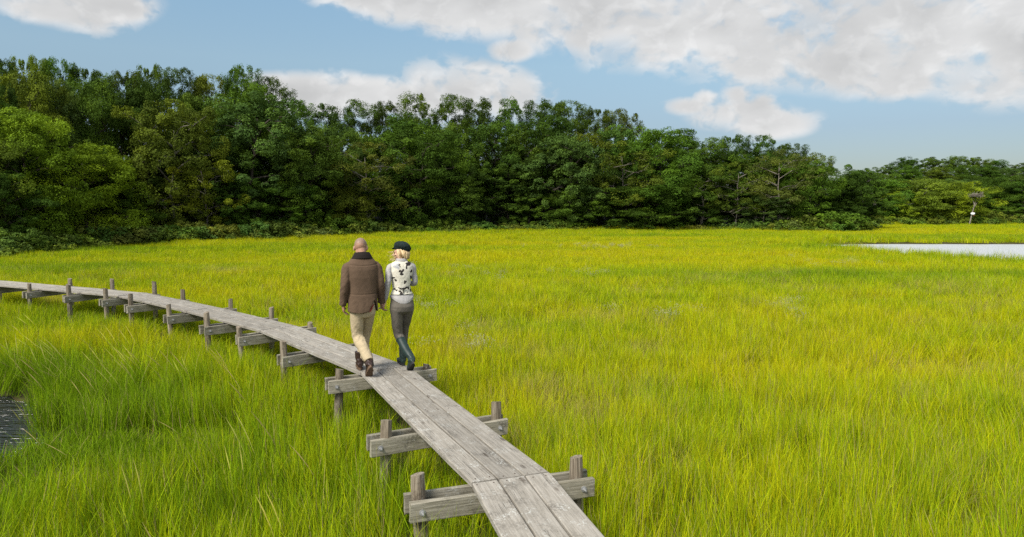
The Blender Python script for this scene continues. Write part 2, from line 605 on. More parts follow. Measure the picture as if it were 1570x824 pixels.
def chamfer_bar(ln, hy, hz, rng, nl=9):
    c = 0.006; sec = [(-hy + c, -hz), (hy - c, -hz), (hy, -hz + c), (hy, hz - c), (hy - c, hz), (-hy + c, hz), (-hy, hz - c), (-hy, -hz + c)]
    rings = []
    for s in np.linspace(0, 1, nl):
        j = rng.normal(0, 0.0016, (8, 2)); q = np.array(sec) + j
        rings.append([((s - 0.5) * ln + (rng.normal(0, 0.004) if s in (0.0, 1.0) else 0), y, z) for y, z in q])
    mb = MB(); loft(mb, rings); return mb


# bents: post heights above beam top (left, right) and lateral reach
BENT = {2: (0.17, 0.15, 0.50, 0.36), 3: (0.16, 0.17, 0.44, 0.36), 4: (0.12, 0.05, 0.42, 0.36), 5: (0.21, 0.07, 0.40, 0.36), 6: (0.15, 0.08, 0.40, 0.34),
        7: (0.25, 0.21, 0.40, 0.34), 8: (0.22, 0.21, 0.40, 0.34), 9: (0.25, 0.24, 0.38, 0.30), 10: (0.26, 0.32, 0.38, 0.30),
        11: (0.27, 0.30, 0.36, 0.30), 12: (0.21, 0.22, 0.36, 0.30), 13: (-0.02, 0.02, 0.3, 0.3), 14: (0.05, 0.05, 0.3, 0.3), 1: (0.05, 0.0, 0.45, 0.30)}
HALF = 1.5 * (PW + GAP)
BH = 0.084
POSTS_XY = []
for i, (hl, hr, el, er) in BENT.items():
    p = NP[i]
    d = (NP[min(i + 1, 14)] - NP[i - 1]); d = d / np.linalg.norm(d)
    skew = {2: -0.03, 4: -0.06, 5: 0.05, 7: -0.04}.get(i, prng.uniform(-0.05, 0.05))
    d = np.array([d[0] * math.cos(skew) - d[1] * math.sin(skew), d[0] * math.sin(skew) + d[1] * math.cos(skew)])
    n = np.array([d[1], -d[0]])                                   # to the right
    zt = ZD - PT - 0.003 - BH
    L = 2 * HALF + el + er + 0.03
    mid = p + n * (er - el) / 2
    ang = math.atan2(n[1], n[0])
    pr = 0.057
    for sgn in (-1, 1):                                           # -1 = near beam
        q = mid + d * sgn * (pr + 0.022) + n * prng.uniform(-0.03, 0.03)
        bm = chamfer_bar(L + prng.uniform(-0.02, 0.02), 0.024, BH + prng.uniform(-0.004, 0.004), prng).build(
            'crossbeam', BEAM, walk, False, (q[0] - WO[0], q[1] - WO[1], zt - (0.012 if sgn < 0 else 0.0)), (0, 0, ang))
        if sgn < 0:
            for lat in (-L / 2 + 0.10, L / 2 - 0.10):
                m_ = MB(); tube(m_, [(lat, -0.023, 0), (lat, -0.03, 0)], [0.026, 0.026], 12)
                tube(m_, [(lat, -0.030, 0), (lat, -0.044, 0)], [0.015, 0.014], 6)
                tube(m_, [(lat, -0.044, 0), (lat, -0.072, -0.002)], [0.008, 0.008], 8)
                m_.build('bolt', STEEL, bm)
    for side, hh, ext in ((-1, hl, el), (1, hr, er)):
        lat = side * (HALF + ext - (0.095 if (i == 2 and side < 0) else 0.10))
        q = p + n * lat
        POSTS_XY.append(q)
        top = zt + BH + hh; z0 = -0.5
        ln = top - z0
        zs = np.linspace(0, ln, 14)
        r = pr * prng.uniform(0.86, 1.02) * (1.14 if i in (2, 3) else 1.0)
        a = np.arange(12) * 2 * PI / 12
        groove = 1 - 0.10 * (prng.random(12) < 0.3)
        rings = []
        wob = prng.normal(0, 0.006, 2)
        for kk, z in enumerate(zs):
            rr = r * (1.05 - 0.08 * z / ln) * groove * (1 + prng.normal(0, 0.02, 12))
            if kk == len(zs) - 1: rr = rr * 0.94
            cx, cy = wob * math.sin(3 * z)
            zz = z + (np.cos(a + i) * 0.012 if kk == len(zs) - 1 else 0)
            rings.append(np.stack([np.full(12, z) + (zz - z), cx + rr * np.cos(a), cy + rr * np.sin(a)], -1))
        mb = MB(); loft(mb, rings)
        tx, ty = prng.normal(0, 0.02, 2)
        mb.build('post', POST, walk, False, (q[0] - WO[0], q[1] - WO[1], z0), (tx, -PI / 2 + ty, 0))


def deck_dist(x, y):
    dd = np.full(np.shape(x), 1e9)
    for a, b in zip(NP[:-1], NP[1:]):
        v = b - a; L2 = v @ v
        t = np.clip(((x - a[0]) * v[0] + (y - a[1]) * v[1]) / L2, 0, 1)
        dd = np.minimum(dd, np.hypot(x - a[0] - t * v[0], y - a[1] - t * v[1]))
    return dd


def deck_side(x, y):
    """> 0 on the far / right side of the boardwalk"""
    best = np.full(np.shape(x), 1e9); sd = np.zeros(np.shape(x))
    for a, b in zip(NP[:-1], NP[1:]):
        v = b - a; L2 = v @ v
        t = np.clip(((x - a[0]) * v[0] + (y - a[1]) * v[1]) / L2, 0, 1)
        d = np.hypot(x - a[0] - t * v[0], y - a[1] - t * v[1])
        cr = (x - a[0]) * v[1] - (y - a[1]) * v[0]
        u = d < best; best = np.where(u, d, best); sd = np.where(u, cr, sd)
    return np.sign(sd) * best


# ------------------------------------------------------------------ marsh grass
def blade_strip(base, h, az, lean, curve, width, face, seg=4):
    """vectorised: m blades -> verts (m*(seg*2+1)), faces"""
    m = len(h)
    s = np.linspace(0, 1, seg + 1)[None, :]
    hor = lean[:, None] * s + curve[:, None] * s**2.2
    z = h[:, None] * (s - 0.12 * (hor**2))
    x = base[:, 0:1] + np.cos(az)[:, None] * hor * h[:, None]
    y = base[:, 1:2] + np.sin(az)[:, None] * hor * h[:, None]
    P = np.stack([x, y, z], -1)
    wv = np.stack([np.cos(face), np.sin(face), np.zeros(m)], -1)[:, None, :]
    w = width[:, None] * np.array([0.75, 1.0, 0.85, 0.55, 0.0])[None, :seg + 1] / 2 if seg == 4 else width[:, None] * np.array([0.9, 0.8, 0.0])[None] / 2
    L = P - wv * w[..., None]; R = P + wv * w[..., None]
    V = np.concatenate([np.stack([L[:, :-1], R[:, :-1]], 2).reshape(m, -1, 3), P[:, -1:]], 1)
    k = seg * 2 + 1
    o = np.arange(m)[:, None] * k
    q = np.concatenate([o + np.array([[2 * j, 2 * j + 1, 2 * j + 3, 2 * j + 2]]) for j in range(seg - 1)], 0)
    t = o + np.array([[2 * seg - 2, 2 * seg - 1, 2 * seg]])
    return V.reshape(-1, 3), q, t, k


def tuft_mesh(rng, m, rad, h0, h1, w0, w1, lean=0.16, dry=0.10, seg=4, seeds=0, common=0.0, curve=0.5, seedcol=1.0):
    r = rad * np.sqrt(rng.random(m)); a = rng.random(m) * 2 * PI
    base = np.stack([r * np.cos(a), r * np.sin(a)], -1)
    h = h0 + (h1 - h0) * rng.beta(2.2, 1.8, m)
    az = np.where(rng.random(m) < common, PI + rng.normal(0, 0.5, m), rng.random(m) * 2 * PI)
    le = np.abs(rng.normal(0, lean, m)); cu = np.abs(rng.normal(0, curve * 0.5, m)) * (rng.random(m) < 0.75)
    V, q, t, k = blade_strip(base, h, az, le, cu, rng.uniform(w0, w1, m), rng.random(m) * PI, seg)
    bl = np.repeat(rng.random(m), k)
    dr = np.repeat(np.where(rng.random(m) < dry, rng.uniform(0.4, 1.0, m), 0.0), k)
    mb = MB(); mb.add(V, [q, t], blade=bl, dry=dr)
    for _ in range(seeds):
        r_ = rad * rng.random()**0.5; a_ = rng.random() * 2 * PI
        b = np.array([r_ * math.cos(a_), r_ * math.sin(a_), 0]); hh = h1 * rng.uniform(0.95, 1.12)
        ln = np.array([-rng.uniform(0.1, 0.5), rng.normal(0, 0.15), 0])
        p = [b + ln * hh * s**1.6 + np.array([0, 0, hh * s * (1 - 0.1 * s)]) for s in np.linspace(0, 1, 7)]
        tube(mb, p, [0.0022, 0.002, 0.002, 0.002, 0.0045, 0.006, 0.001], 4, blade=0.8, dry=seedcol * rng.uniform(0.5, 0.95))
    return mb.mesh('grass_tuft')


def tuft_collection(name, meshes, mat):
    col = bpy.data.collections.new(name)
    for me in meshes:
        me.materials.append(mat)
        o = bpy.data.objects.new('grass_tuft', me); col.objects.link(o)
    return col


def scatter(name, col, P, rot, scl, idx, tint, label, cat):
    me = bpy.data.meshes.new(name)
    me.vertices.add(len(P)); me.vertices.foreach_set('co', np.asarray(P, np.float32).ravel())
    for nm, ty, v in (('rot', 'FLOAT_VECTOR', rot), ('scl', 'FLOAT_VECTOR', scl)):
        me.attributes.new(nm, ty, 'POINT').data.foreach_set('vector', np.asarray(v, np.float32).ravel())
    me.attributes.new('idx', 'INT', 'POINT').data.foreach_set('value', np.asarray(idx, np.int32))
    me.attributes.new('tint', 'FLOAT', 'POINT').data.foreach_set('value', np.asarray(tint, np.float32))
    o = link(name, me, GRASS)
    tag(o, label, cat, kind='stuff')
    ng = bpy.data.node_groups.new(name, 'GeometryNodeTree')
    ng.interface.new_socket('Geometry', in_out='INPUT', socket_type='NodeSocketGeometry')
    ng.interface.new_socket('Geometry', in_out='OUTPUT', socket_type='NodeSocketGeometry')
    gi = ng.nodes.new('NodeGroupInput'); go = ng.nodes.new('NodeGroupOutput')
    ci = ng.nodes.new('GeometryNodeCollectionInfo'); ci.inputs['Collection'].default_value = col
    ci.inputs['Separate Children'].default_value = True; ci.inputs['Reset Children'].default_value = True
    ip = ng.nodes.new('GeometryNodeInstanceOnPoints')
    ip.inputs['Pick Instance'].default_value = True
    L = ng.links.new

    def na(nm, ty):
        n = ng.nodes.new('GeometryNodeInputNamedAttribute'); n.data_type = ty; n.inputs['Name'].default_value = nm
        return n.outputs['Attribute']
    L(gi.outputs[0], ip.inputs['Points']); L(ci.outputs[0], ip.inputs['Instance'])
    L(na('idx', 'INT'), ip.inputs['Instance Index'])
    L(na('rot', 'FLOAT_VECTOR'), ip.inputs['Rotation']); L(na('scl', 'FLOAT_VECTOR'), ip.inputs['Scale'])
    L(ip.outputs[0], go.inputs[0])
    md = o.modifiers.new('tufts', 'NODES'); md.node_group = ng
    return o


grng = np.random.default_rng(21)
near_t = [tuft_mesh(grng, 85, 0.20, 0.36, 0.78, 0.004, 0.0095, 0.10, 0.08, seeds=0, curve=0.34) for _ in range(7)]      # 0-6
tall_t = [tuft_mesh(grng, 80, 0.18, 0.50, 0.98, 0.0045, 0.009, 0.16, 0.06, seeds=sd, common=0.45, curve=0.45) for sd in (0, 1, 2)]  # 7-9
dry_t = [tuft_mesh(grng, 70, 0.22, 0.32, 0.70, 0.003, 0.006, 0.18, 0.6, common=0.0, curve=0.9) for _ in range(2)]   # 10-11
pale_t = [tuft_mesh(grng, 60, 0.24, 0.30, 0.56, 0.005, 0.009, 0.2, 0.12, seeds=0) for _ in range(2)]  # 12-13
bend_t = [tuft_mesh(grng, 40, 0.16, 0.55, 0.95, 0.005, 0.009, 0.35, 0.05, curve=1.6) for _ in range(2)]     # 14-15 arching long blades
far_t = [tuft_mesh(grng, 210, 0.66, 0.32, 0.54, 0.009, 0.016, 0.16, 0.05, seg=2) for _ in range(5)]           # 16-20
reed_t = [tuft_mesh(grng, 110, 0.5, 0.40, 0.95, 0.014, 0.024, 0.14, 0.1, seg=2) for _ in range(2)]            # 21-22
GCOL = tuft_collection('grass_tufts', near_t + tall_t + dry_t + pale_t + bend_t + far_t + reed_t, GRASS)

PALE_LINE = np.array([at_z(a, b, 0.5)[:2] for a, b in ((860, 466), (960, 482), (1060, 500), (1180, 524), (1330, 540), (1480, 545), (1650, 540))])


def line_dist(x, y, L):
    dd = np.full(np.shape(x), 1e9)
    for a, b in zip(L[:-1], L[1:]):
        v = b - a; t = np.clip(((x - a[0]) * v[0] + (y - a[1]) * v[1]) / (v @ v), 0, 1)
        dd = np.minimum(dd, np.hypot(x - a[0] - t * v[0], y - a[1] - t * v[1]))
    return dd


def zone(y0, y1, dens, margin=0.95):
    xm = margin * y1
    n = int(dens * (y1 - y0) * 2 * xm)
    y = grng.uniform(y0, y1, n); x = grng.uniform(-xm, xm, n)
    k = np.abs(x) < margin * y + 2.0
    return x[k], y[k]


def field_tint(x, y, far):
    big = fbm(x / 9, y / 5, 11, 3); band = fbm(x / 30, y / 4.5, 12, 3); small = fbm(x / 1.3, y / 1.3, 13, 2)
    t = 0.50 + 0.55 * (big - 0.5) + 0.8 * (band - 0.5) * sstep(8, 20, y) + 0.35 * (small - 0.5)
    t = t + 0.06 * sstep(10, 24, y)
    side = deck_side(x, y)
    left = sstep(0.5, -2.5, side)
    t = t - 0.20 * left * sstep(15, 9, y) - 0.10 * left
    t = t - 0.18 * sstep(2.6, 0.4, creek(x, y))
    t = t - 0.22 * sstep(1.1, 0.3, np.abs(side))
    # greener corner by the wood on the left
    t = t - 0.25 * sstep(-0.36, -0.62, x / np.maximum(y, 1)) * sstep(18, 26, y)
    # a greener band in front of the pond and along the wood
    s = edge_y(x / np.maximum(y, 1)) - y
    t = t - 0.12 * sstep(5, 0.5, s) - 0.16 * sstep(1.6, 1.1, water_d(x, y))
    return np.minimum(t, 0.86)


def build_grass():
    PX, IDX, S, R, TN = [], [], [], [], []
    for (y0, y1, dens, kind) in ((3.6, 9.5, 20, 'n'), (9.5, 16, 15, 'n'), (16, 30, 10.5, 'm'), (30, 52, 3.6, 'f'), (52, 122, 2.1, 'f')):
        x, y = zone(y0, y1, dens)
        d = water_d(x, y); s = edge_y(x / np.maximum(y, 1)) - y
        lim = 0.98 if kind != 'f' else 1.03
        k = (d > np.where((creek(x, y) < 1.05) & (grng.random(len(x)) < 0.35), 0.80, lim)) & (s > -0.5)
        x, y, s, d = x[k], y[k], s[k], d[k]
        n = len(x)
        dd = deck_dist(x, y); cr = creek(x, y); side = deck_side(x, y)
        idx = grng.integers(0, 7, n) if kind in 'nm' else grng.integers(16, 21, n)
        u = grng.random(n)
        clump = fbm(x / 1.6, y / 1.6, 31, 3)
        hv = 0.76 + 0.5 * (fbm(x / 2.2, y / 2.2, 32, 3) - 0.5) + grng.normal(0, 0.06, n)
        hv = hv + 0.24 * sstep(15, 6, y) + 0.14 * sstep(2.0, 0.5, dd) * (side < 0) * (0.5 + 0.5 * sstep(14, 8, y))
        hv = np.where((cr < 1.8) & (y < 8.8), hv * 0.45, hv)
        wsc = np.ones(n)
        if kind in 'nm':
            left = (side < 0)
            tall = (u < 0.5 * sstep(2.2, 1.05, cr) * sstep(8.5, 11, y) + 0.05 * left * sstep(0.40, 0.6, clump)) & (dd > 0.9)
            idx = np.where(tall, grng.integers(7, 10, n), idx)
            dryp = sstep(0.56, 0.68, fbm(x / 2.6, y / 1.8, 33, 3)) * 0.5 + 0.02
            isdry = (~tall) & (grng.random(n) < dryp * 1.3 + 0.20 * sstep(11, 6, y) * sstep(0.48, 0.62, fbm(x / 0.5, y / 0.5, 36, 2)) * (x > 0.8)) & (side > 0.6)
            idx = np.where(isdry, grng.integers(10, 12, n), idx)
            pl = line_dist(x, y, PALE_LINE) + 1.4 * (fbm(x / 2, y / 2, 34, 2) - 0.5)
            ispale = grng.random(n) < 0.5 * sstep(1.5, 0.3, pl)
            idx = np.where(ispale, grng.integers(12, 14, n), idx)
            hv = np.where(ispale, hv * 0.95, hv)
            bend = (dd > 0.45) & (dd < 1.1) & (grng.random(n) < 0.16) & (side < 0)
            idx = np.where(bend, grng.integers(14, 16, n), idx)
            under = sstep(0.60, 0.36, dd)
            hv = hv * (1 - 0.42 * under)
            hv = np.where(dd < 0.7, np.minimum(hv, 1.08), hv)
            wsc = 1 + 0.5 * sstep(10, 26, y)
            keep = ~((dd < 0.42) & (grng.random(n) < 0.45))
        else:
            reed = (s < 2.2) & (grng.random(n) < 0.55) | ((d < 1.12) & (grng.random(n) < 0.6))
            idx = np.where(reed, grng.integers(21, 23, n), idx)
            keep = np.ones(n, bool)
            wsc = 1 + 0.35 * sstep(50, 90, y)
        for q in POSTS_XY:
            keep &= np.hypot(x - q[0], y - q[1]) > 0.10
        z = ground_z(x, y) - 0.02
        # the meadow lies in swathes: neighbouring tufts lean the same way
        la = 2 * PI * fbm(x / 7, y / 4, 41, 3) * 2.0; lm = 0.42 * sstep(0.35, 0.75, fbm(x / 5, y / 3, 42, 3))
        lm = np.where(dd < 1.0, lm * 0.3, lm)
        tz = grng.random(n) * 2 * PI
        tz = np.where(np.isin(idx, (7, 8, 9)), grng.normal(0, 0.35, n), tz)
        rx = lm * np.cos(la) + grng.normal(0, 0.05, n); ry = lm * np.sin(la) + grng.normal(0, 0.05, n)
        tn = field_tint(x, y, kind == 'f') + grng.normal(0, 0.06 if kind != 'f' else 0.035, n)
        PX.append(np.stack([x, y, z], -1)[keep]); IDX.append(idx[keep]); TN.append(tn[keep])
        S.append(np.stack([wsc, wsc, hv], -1)[keep]); R.append(np.stack([rx, ry, tz], -1)[keep])
    PX = np.concatenate(PX)
    print('grass tufts', len(PX))
    scatter('marsh_grass', GCOL, PX, np.concatenate(R), np.concatenate(S), np.concatenate(IDX), np.concatenate(TN),
            'yellow green salt marsh grass covering the whole open meadow', 'grass')


build_grass()

# ------------------------------------------------------------------ woods
def leaves(rng, Cn, R, per, size, flat=0.8, up=0.35, shell=0.30):
    """leaf faces round clump centres Cn (k,3) with radii R (k,)"""
    k = len(Cn); idx = np.repeat(np.arange(k), per)
    n = len(idx)
    # every clump is a soft uneven ellipsoid of twigs; a few leaves stray past its rim
    tw = rng.standard_normal((k, 12, 3)); tw /= np.linalg.norm(tw, axis=2)[:, :, None]; tw *= rng.uniform(0.45, 0.85, (k, 12, 1)); tw[:, :, 2] += 0.12
    ax = rng.uniform(0.7, 1.35, (k, 3)) * np.array([1, 1, flat])
    off = tw[idx, rng.integers(0, 12, n)] + rng.standard_normal((n, 3)) * 0.20
    ln = np.linalg.norm(off, axis=1); off *= (np.minimum(ln**0.6, 1.08) / ln)[:, None]
    d = off / np.linalg.norm(off, axis=1)[:, None]
    P = Cn[idx] + off * ax[idx] * R[idx][:, None] * 1.0
    nr = d * 0.75 + rng.standard_normal((n, 3)) * 0.42 + np.array([0, 0, up]); nr /= np.linalg.norm(nr, axis=1)[:, None]
    t = np.cross(nr, rng.standard_normal((n, 3))); t /= np.linalg.norm(t, axis=1)[:, None]
    b = np.cross(nr, t)
    s = size * rng.uniform(0.6, 1.3, n)
    V = np.stack([P - t * s[:, None], P - b * (s * 0.55)[:, None] + nr * (s * 0.12)[:, None], P + t * s[:, None], P + b * (s * 0.55)[:, None] - nr * (s * 0.1)[:, None]], 1)
    q = np.arange(n)[:, None] * 4 + np.arange(4)[None]
    cl = rng.random(k)
    return V.reshape(-1, 3), q, np.repeat(rng.random(n), 4), np.repeat(cl[idx], 4)


def tree_meshes(seed, h=10.0, R=3.6, low=0.05, n_cl=100, per=560, leaf=0.075, cr=(0.55, 1.15), peak=0.62, ragged=0.25, limbs=12, thin=1.0, trunk_r=0.19):
    rng = np.random.default_rng(seed)
    tk = MB()
    # trunk
    zz = np.linspace(0, h * 0.86, 10)
    bx = np.cumsum(rng.normal(0, 0.10, 10)); by = np.cumsum(rng.normal(0, 0.10, 10)); bx -= bx[0]; by -= by[0]
    tp = np.stack([bx, by, zz - 0.4], -1); tr = trunk_r * (1 - 0.85 * np.linspace(0, 1, 10)**0.8); tr[0] *= 1.35
    tube(tk, tp, tr, 8)

    def env(z):             # crown radius at relative height
        t = np.clip((z / h - low) / (1 - low), 0, 1)
        return R * np.where(t < peak, 0.62 + 0.38 * np.sin(t / peak * PI / 2), np.sqrt(np.clip(1 - ((t - peak) / (1 - peak))**2, 0, 1)) * 0.97 + 0.03)
    cen = []; rad = []
    # limbs carry clumps
    for i in range(limbs):
        z0 = h * (0.18 + 0.62 * (i + rng.random()) / limbs); a = i * 2.4 + rng.normal(0, 0.4)
        e = env(np.array(z0 + 1.0)) * rng.uniform(0.72, 1.02)
        b = np.array([np.interp(z0 - 0.4, tp[:, 2], tp[:, 0]), np.interp(z0 - 0.4, tp[:, 2], tp[:, 1]), z0 - 0.4])
        end = b + np.array([math.cos(a) * e, math.sin(a) * e, rng.uniform(0.2, 1.7)])
        midp = (b + end) / 2 + np.array([rng.normal(0, 0.2), rng.normal(0, 0.2), rng.uniform(-0.1, 0.5)])
        p, r = smooth_path([b, midp, end], [trunk_r * 0.42, trunk_r * 0.26, trunk_r * 0.08], 4)
        tube(tk, p, r, 6)
        cen.append(end); rad.append(rng.uniform(*cr))
        for _ in range(3):
            t = rng.uniform(0.35, 0.9); s = b + (end - b) * t
            e2 = s + np.array([rng.normal(0, 0.9), rng.normal(0, 0.9), rng.uniform(0.2, 1.1)])
            p, r = smooth_path([s, (s + e2) / 2 + rng.normal(0, 0.12, 3), e2], [trunk_r * 0.2, trunk_r * 0.13, trunk_r * 0.05], 3)
            tube(tk, p, r, 5)
            if rng.random() < 0.75: cen.append(e2); rad.append(rng.uniform(*cr) * 0.85)
    # the rest of the crown on its envelope
    while len(cen) < n_cl:
        t = rng.random()**0.85; z = h * (low + (1 - low) * t); a = rng.random() * 2 * PI
        f = rng.uniform(0.55, 1.0) if rng.random() < 0.8 else rng.uniform(0.1, 0.55)
        e = env(np.array(z)) * f * (1 + ragged * rng.normal() * 0.6)
        c = np.array([math.cos(a) * e, math.sin(a) * e, z - 0.3])
        dz = min([np.linalg.norm((c - q) * [1, 1, 1.4]) for q in cen])
        if dz < 0.55: continue
        cen.append(c); rad.append(rng.uniform(*cr))
    cen = np.array(cen); rad = np.array(rad)
    top = cen[:, 2] + rad * 0.6
    over = top > h; cen[over, 2] -= (top[over] - h)
    cw = MB()
    V, q, r1, c1 = leaves(rng, cen, rad, int(per * thin), leaf)
    cw.add(V, [q], rnd=r1, clump=c1)
    return tk.mesh('trunk', True), cw.mesh('crown')


def shrub_mesh(seed, w=1.0, h=0.9, n=16, per=80, leaf=0.075):
    rng = np.random.default_rng(seed)
    a = rng.random(n) * 2 * PI; r = w * 0.75 * np.sqrt(rng.random(n)); z = h * (0.15 + 0.7 * rng.random(n) * (1 - 0.5 * (r / w)**2))
    cen = np.stack([r * np.cos(a), r * np.sin(a), z], -1)
    V, q, r1, c1 = leaves(rng, cen, np.full(n, 0.36) * rng.uniform(0.7, 1.2, n), per, leaf, 0.8, 0.4)
    mb = MB(); mb.add(V, [q], rnd=r1, clump=c1)
    for k in range(0, n, 2):
        tube(mb, [(0.1 * cen[k, 0], 0.1 * cen[k, 1], -0.15), cen[k] * [0.6, 0.6, 0.6], cen[k]], [0.02, 0.014, 0.006], 5, rnd=0.1, clump=0.0)
    return mb.mesh('shrub')


PROTO = {
    'oak': [tree_meshes(11, R=3.7, n_cl=100, cr=(0.6, 1.25)), tree_meshes(12, R=3.9, n_cl=108, cr=(0.55, 1.15), peak=0.55), tree_meshes(13, R=3.5, n_cl=96, cr=(0.65, 1.25), low=0.02), tree_meshes(14, R=3.8, n_cl=104, cr=(0.55, 1.2), low=0.04, ragged=0.4)],
    'dense': [tree_meshes(21, R=3.3, n_cl=105, cr=(0.42, 0.8), per=430, ragged=0.12), tree_meshes(22, R=3.6, n_cl=110, cr=(0.42, 0.85), per=430, peak=0.5, ragged=0.15)],
    'tall': [tree_meshes(31, h=13, R=3.2, low=0.12, n_cl=95, cr=(0.55, 1.15), peak=0.7, ragged=0.4), tree_meshes(32, h=13, R=3.4, low=0.15, n_cl=84, cr=(0.55, 1.1), peak=0.74, ragged=0.5),
             tree_meshes(33, h=13, R=3.0, low=0.1, n_cl=90, cr=(0.6, 1.2), peak=0.66, ragged=0.35)],
    'open': [tree_meshes(41, R=3.4, low=0.2, n_cl=56, cr=(0.55, 1.0), per=330, limbs=14, ragged=0.35, trunk_r=0.15), tree_meshes(42, R=3.6, low=0.25, n_cl=60, cr=(0.5, 0.95), per=330, limbs=15, ragged=0.4, trunk_r=0.13)],
    'cedar': [tree_meshes(51, R=1.9, low=0.02, n_cl=80, cr=(0.4, 0.7), per=330, peak=0.15, ragged=0.1, limbs=8, leaf=0.06)],
}
PH = {'oak': 10, 'dense': 10, 'tall': 13, 'open': 10, 'cedar': 10}
SHRUB = [shrub_mesh(61), shrub_mesh(62, 1.2, 0.8, 18), shrub_mesh(63, 0.9, 1.2, 18), shrub_mesh(64, 2.3, 2.0, 70, 150, 0.075), shrub_mesh(65, 2.1, 2.3, 64, 150, 0.075)]

G = {'bright': (0.085, 0.128, 0.010), 'yellow': (0.095, 0.125, 0.010), 'olive': (0.062, 0.088, 0.012), 'mid': (0.048, 0.085, 0.012), 'deep': (0.036, 0.066, 0.010),
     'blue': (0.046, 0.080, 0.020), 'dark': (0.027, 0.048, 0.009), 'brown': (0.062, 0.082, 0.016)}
BK = {'grey': (0.13, 0.115, 0.10), 'brown': (0.06, 0.05, 0.04), 'pale': (0.20, 0.175, 0.145)}
trng = np.random.default_rng(77)
TREES = []


def plant_tree(px, depth, top_py, half_px, proto, colour, label, cat='tree', group=None, bark='brown', variant=None, name='broadleaf_tree', jit=True):
    """a tree standing `depth` metres behind the edge of the wood on bearing px, its top at the height seen at top_py"""
    b = (px - CX) / F
    y = edge_y(b) + depth; x = b * y
    gz = float(ground_z(x, y))
    top = at_y(px, top_py, y)[2]
    hgt = max(top - gz, 1.5)
    R = half_px / F * y
    k = PROTO[proto]; v = variant if variant is not None else int(trng.integers(len(k)))
    tk, cw = k[v % len(k)]
    w = {'oak': 3.9, 'dense': 3.6, 'tall': 3.5, 'open': 3.7, 'cedar': 2.1}[proto]
    sx = R / w
    root = empty(name, (x, y, gz), trng.random() * 6.28)
    root.scale = (sx, sx * trng.uniform(0.95, 1.1), hgt / PH[proto])
    tag(root, label, cat, group)
    a = link('trunk', tk, BARK, root); a.color = BK[bark] + (1,)
    c = link('crown', cw, LEAF, root)
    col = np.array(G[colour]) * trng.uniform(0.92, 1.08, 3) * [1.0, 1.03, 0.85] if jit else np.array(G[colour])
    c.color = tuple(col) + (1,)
    TREES.append((px, top_py, root))
    return root


FRONT = [  # px, depth, top, half width, proto, colour, label
    (-62, 2.5, 190, 75, 'oak', 'olive', 'olive oak at the far left of the wood edge, cut by the frame'),
    (48, 2.0, 166, 72, 'oak', 'bright', 'bright yellow green oak near the left end of the wood edge'),
    (10, 1.5, 262, 58, 'dense', 'deep', 'low deep green tree at the left end above the marsh grass'),
    (140, 1.6, 222, 78, 'oak', 'yellow', 'rounded yellow green tree second along the left wood edge'),
    (205, 1.2, 292, 46, 'dense', 'mid', 'small low green tree beneath the taller oaks at the left'),
    (272, 2.4, 156, 74, 'oak', 'olive', 'tall olive oak with spreading layered boughs and a visible grey trunk'),
    (318, 0.9, 238, 56, 'open', 'yellow', 'loose yellowish tree leaning out in front of the tall olive oak'),
    (405, 2.2, 142, 84, 'dense', 'blue', 'broad bluish green tree rising behind the middle of the boardwalk'),
    (372, 0.8, 268, 52, 'dense', 'deep', 'low deep green tree below the broad bluish green tree'),
    (478, 1.8, 196, 66, 'oak', 'mid', 'mid green oak left of the couple with rounded crown'),
    (446, 0.8, 278, 48, 'dense', 'mid', 'small mid green tree low on the wood edge left of the couple'),
    (566, 1.2, 216, 68, 'open', 'brown', 'brownish olive tree directly above the man in the coat'),
    (532, 0.8, 286, 42, 'oak', 'olive', 'low olive tree beside the bushes just left of the man'),
    (648, 1.8, 198, 70, 'oak', 'deep', 'deep green oak above and right of the woman in the cap'),
    (690, 1.0, 262, 52, 'oak', 'deep', 'shaded deep green tree beside the dark hollow in the wood'),
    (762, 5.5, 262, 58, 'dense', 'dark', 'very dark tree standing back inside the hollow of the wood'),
    (812, 2.5, 292, 34, 'dense', 'mid', 'small bright tree low at the right side of the dark hollow'),
    (872, 1.8, 206, 68, 'dense', 'blue', 'dome shaped bluish green tree right of the dark hollow'),
    (880, 0.7, 290, 56, 'oak', 'mid', 'low mid green tree under the dome shaped tree'),
    (958, 2.0, 214, 66, 'open', 'olive', 'open crowned olive tree with pale bare limbs showing'),
    (1012, 1.8, 200, 74, 'oak', 'mid', 'big mid green oak with flat layers near the right end of the wood'),
    (985, 0.6, 284, 66, 'oak', 'deep', 'wide low tree whose boughs sweep down to the grass'),
    (1075, 1.2, 250, 58, 'dense', 'deep', 'dense deep green tree between the big oak and the pale trunk tree'),
    (1126, 1.0, 246, 56, 'open', 'olive', 'thin olive tree with a grey trunk left of the pale trunk tree'),
    (1196, 1.0, 226, 58, 'open', 'brown', 'sparse brownish tree with a tall pale bare trunk'),
    (1240, 1.8, 248, 46, 'oak', 'mid', 'mid green tree at the right corner of the near wood'),
    (1170, 0.7, 300, 40, 'dense', 'blue', 'small bluish shrub like tree at the foot of the pale trunk'),
]
for k, (px, dp, tp, hw, pr, cl, lb) in enumerate(FRONT):
    plant_tree(px, dp, tp, hw, pr, cl, lb, bark='pale' if 'pale' in lb else ('grey' if pr == 'open' or 'grey' in lb else 'brown'), variant=k)

